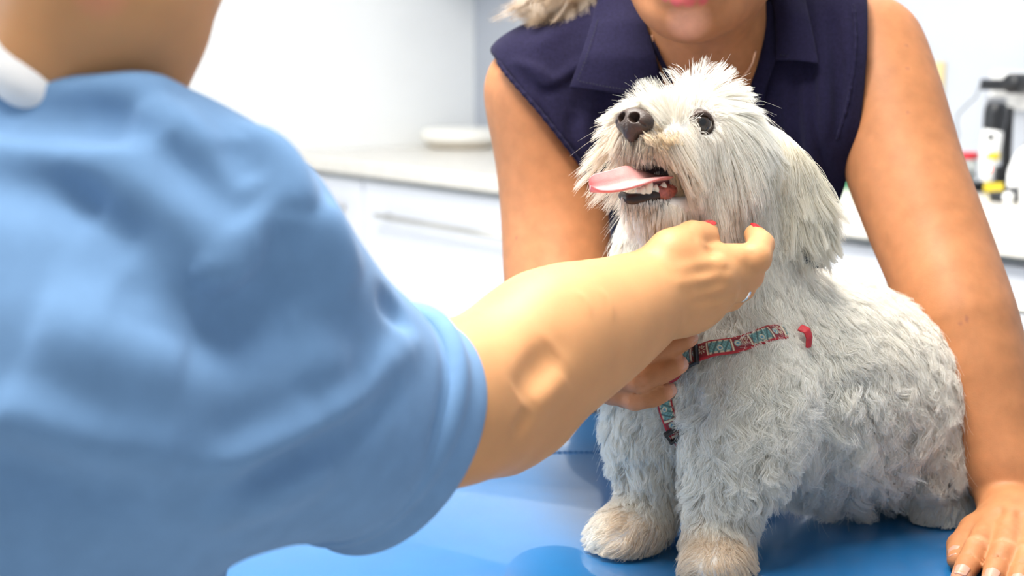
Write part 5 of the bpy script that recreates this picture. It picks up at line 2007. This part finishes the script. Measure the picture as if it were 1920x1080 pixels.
# white undershirt collar: a band round the neck, higher at the nape
S = Sdf()
nc_ = P(60, 118, .785)
na = unit(np.array([0.85, -0.10, 1.0]))
RN = frame(na, (1, 0, 0))
S.ring(nc_, RN, 0.0520, 0.0045, 0.004, flat=4.2, ax=(1.22, 0.96))
S.ring(nc_ + na * 0.012, RN, 0.0510, 0.0045, 0.006, flat=1.3, ax=(1.22, 0.96))
S.limb([P(-75, 20, .775), P(-22, 92, .746), P(22, 132, .735), P(60, 172, .732), P(110, 215, .738)], [0.013, 0.0125, 0.0120, 0.0105, 0.008], 0.006, 3)
v, f = S.mesh(0.0025)
mesh_obj('undershirt_collar', v, f, M['white_cloth'], vet)
# hair, trousers, shoes
S = Sdf()
S.ell(vh + np.array([-0.018, -0.008, 0.014]), (0.094, 0.086, 0.090), 0.01)
S.half(vh + np.array([0.05, 0.03, 0]), (0.8, 0.5, -0.35))
v, f = S.mesh(0.004)
mesh_obj('hair', v, f, mat('brown_hair', (0.16, 0.09, 0.045), 0.5, noise=0.3, nscale=60, stretch=(1, 1, .2)), vet)
hp = np.array([-0.33, 0.80, 0.66])
S = Sdf()
S.ell(hp, (0.15, 0.14, 0.14), 0.04)
for dx, dy in ((-0.04, 0.10), (0.02, -0.08)):
    S.limb([hp + np.array([dx, dy * .8, -0.05]), np.array([hp[0] + dx, hp[1] + dy, 0.38]), np.array([hp[0] + dx, hp[1] + dy * 1.2, 0.09])], [0.085, 0.06, 0.05], 0.03, 3)
v, f = S.mesh(0.006)
mesh_obj('trousers', v, f, M['tunic'], vet)
for dx, dy in ((-0.04, 0.10), (0.02, -0.08)):
    S = Sdf().limb([np.array([hp[0] + dx, hp[1] + dy * 1.2, 0.05]), np.array([hp[0] + dx + .12, hp[1] + dy * 1.2 + .04, 0.035])], [0.045, 0.034], 0.01, 2)
    S.half((0, 0, 0.001), (0, 0, -1))
    v, f = S.mesh(0.004)
    mesh_obj('shoe', v, f, M['white_pl'], vet)
print('vet', time.time() - T0)

# ================================================================== HARNESS AND COLLAR
CR = np.array([0.62, 0.56, 0.40]); RD = np.array([0.36, 0.012, 0.02]); TL = np.array([0.12, 0.27, 0.27]); MR = np.array([0.20, 0.012, 0.02]); BLU = np.array([0.10, 0.25, 0.36]); DKT = np.array([0.05, 0.10, 0.10])


def strap_col(s_, v, kind):
    """woven pattern: s_ along in metres, v across -1..1"""
    if abs(v) > 0.80:
        return RD
    cell = 0.0175
    u = (s_ % cell) / cell * 2 - 1
    seg = int(s_ // cell)
    x, y = u * 1.3, v
    if (seg + kind) % 2 == 0:
        r = math.hypot(x + 0.45, y)
        if r < 0.20: return BLU
        if r < 0.30: return CR
        if r < 0.42: return TL
        r2 = math.hypot(x - 0.35, y + 0.1)
        a = math.atan2(y + .1, x - .35)
        if r2 < 0.55 and math.sin(a * 9) > 0.25 and r2 > 0.18: return CR
        if abs(abs(x) - 1.1) < 0.10: return CR
        return MR
    r = math.hypot(x, y - 0.2)
    if r < 0.2: return BLU
    if r < 0.32: return CR
    if math.sin(x * 9 + y * 5) > 0.55: return DKT
    return TL * (1.0 + 0.4 * math.sin(x * 14) * math.sin(y * 11)) if abs(y) < .6 else CR * .8


def ribbon(name, pts, nrm, half, thick, m, parent, kind=0, n=None, twist=0.0):
    pts = np.array(pts); nrm = np.array(nrm)
    s_ = np.r_[0, np.cumsum(np.linalg.norm(np.diff(pts, axis=0), axis=1))]
    n = n or int(s_[-1] / 0.0006)
    u = np.linspace(0, s_[-1], n)
    C_ = np.stack([np.interp(u, s_, pts[:, k_]) for k_ in range(3)], 1)
    for _ in range(n // 12):
        C_[1:-1] = (C_[:-2] + C_[1:-1] * 2 + C_[2:]) / 4
    N_ = unit(np.stack([np.interp(u, s_, nrm[:, k_]) for k_ in range(3)], 1))
    T_ = unit(np.gradient(C_, axis=0))
    N_ = unit(N_ - T_ * (N_ * T_).sum(1)[:, None])
    B_ = np.cross(T_, N_)
    nw = 23
    V_, c_ = [], []
    for i in range(n):
        for sgn in (1, -1):
            for j in range(nw):
                v = -1 + 2 * j / (nw - 1)
                vv = v * sgn
                V_.append(C_[i] + B_[i] * half * vv + N_[i] * (thick * 0.5 * sgn * (1 - 0.5 * abs(v) ** 6) - 0.0012 * v * v))
                c_.append(strap_col(u[i], vv, kind))
    m_ = 2 * nw
    f = [(i * m_ + j, i * m_ + (j + 1) % m_, (i + 1) * m_ + (j + 1) % m_, (i + 1) * m_ + j) for i in range(n - 1) for j in range(m_)]
    f.append(tuple(range(m_))[::-1]); f.append(tuple((n - 1) * m_ + j for j in range(m_)))
    return mesh_obj(name, V_, f, m, parent, colors=np.array(c_)), C_, N_, B_, T_


def onfur(px, out):
    h_ = hit(DG, px, 0.9)
    g = grad(DG, h_, 0.004)
    return [p + q * o_ for p, q, o_ in zip(h_, g, out)], g


hp_, hg = onfur([(1245, 706), (1270, 698), (1298, 686), (1326, 675), (1350, 665), (1380, 654), (1410, 642), (1440, 631), (1466, 624)],
                [.013, .0155, .0165, .0165, .0140, .0065, .0045, .0055, .004])
harness = thing('dog_harness', hp_[3], 'red and teal patterned webbing harness with black slider buckles round the dog\'s chest', 'harness')
rb, C_, N_, B_, T_ = ribbon('strap', hp_, hg, 0.0074, 0.0016, M['strap'], harness, 0)


def slider(p, t, b, nn, hw, hl, name='buckle'):
    """black frame: two side bars and two cross bars"""
    mb = MB()
    MM = np.stack([t, b, nn], 1)
    for sx in (-1, 1):
        mb.box(p + t * sx * hl, (0.0034, hw * 2 + 0.006, 0.0042), M=MM, bev=0.001)
    for sb in (-1, 1):
        mb.box(p + b * sb * (hw + 0.0016), (hl * 2, 0.0022, 0.0034), M=MM, bev=0.0008)
    return mb.build(name, M['black'], harness)


i = int(np.argmin(np.linalg.norm(C_ - (hp_[2] * 0.35 + hp_[3] * 0.65), axis=1)))
slider(C_[i] + N_[i] * 0.0008, T_[i], B_[i], N_[i], 0.0072, 0.0112)
h2, g2 = onfur([(1243, 738), (1246, 760), (1252, 785), (1262, 812), (1274, 838)], [.015, .0175, .018, .0165, .012])
rb2, C2, N2, B2, T2 = ribbon('strap', h2, g2, 0.0062, 0.0016, M['strap'], harness, 1)
i = int(len(C2) * 0.45)
slider(C2[i] + N2[i] * 0.0008, T2[i], B2[i], N2[i], 0.0062, 0.0050)
h3, g3 = onfur([(1486, 618), (1491, 627), (1496, 640), (1500, 656)], [.009, .014, .013, .009])
rb3, *_ = ribbon('strap', h3, g3, 0.0042, 0.0016, mat('red_webbing', (0.42, 0.015, 0.025), 0.6, bump=.4, bscale=900), harness, 0)
# dark rope collar under the ear
h4, g4 = onfur([(1474, 470), (1481, 494), (1493, 509), (1508, 515), (1522, 514)], [.013, .015, .017, .018, .018])
mb = MB()
dense = []
for a_, b_ in zip(h4[:-1], h4[1:]):
    for t in np.linspace(0, 1, 9)[:-1]:
        dense.append(a_ * (1 - t) + b_ * t)
# complete the loop round the neck
nc = P(1375, 500, 1.178)
full = []
r0 = h4[0] - nc; r1 = h4[-1] - nc
for t in np.linspace(0, 1, 40)[1:-1]:
    a0_ = math.atan2(r1[1], r1[0]); a1_ = math.atan2(r0[1], r0[0])
    d_ = (a1_ - a0_)
    d_ = d_ + 2 * PI if d_ < 0 else d_
    if d_ < PI: d_ = d_
    a_ = a0_ + d_ * t
    rr = 0.054
    full.append(nc + np.array([math.cos(a_) * rr, math.sin(a_) * rr, r1[2] * (1 - t) + r0[2] * t + 0.012 * math.sin(t * PI)]))
dense = dense + [h4[-1]] + full + [h4[0]]
dense = np.array(dense)
tw = []
s_ = np.r_[0, np.cumsum(np.linalg.norm(np.diff(dense, axis=0), axis=1))]
u = np.arange(0, s_[-1], 0.0012)
D_ = np.stack([np.interp(u, s_, dense[:, k_]) for k_ in range(3)], 1)
Tn = unit(np.gradient(D_, axis=0)); up_ = np.array([0.1, 0.3, 1.0])
X1 = unit(np.cross(Tn, up_)); Y1 = np.cross(Tn, X1)
for k_ in range(3):
    ph_ = 2 * PI * k_ / 3
    a_ = u / 0.009 * 2 * PI + ph_
    mb.tube(list(D_ + X1 * (np.cos(a_) * 0.0016)[:, None] + Y1 * (np.sin(a_) * 0.0016)[:, None]), 0.0014, 6)
clr = mb.build('rope', mat('grey_rope', (0.06, 0.07, 0.08), 0.7, noise=0.6, nscale=300), None, True)
clr.name = 'dog_collar'
tag(clr, 'thin dark grey twisted rope collar showing below the dog\'s ear', 'collar')
print('harness', time.time() - T0)
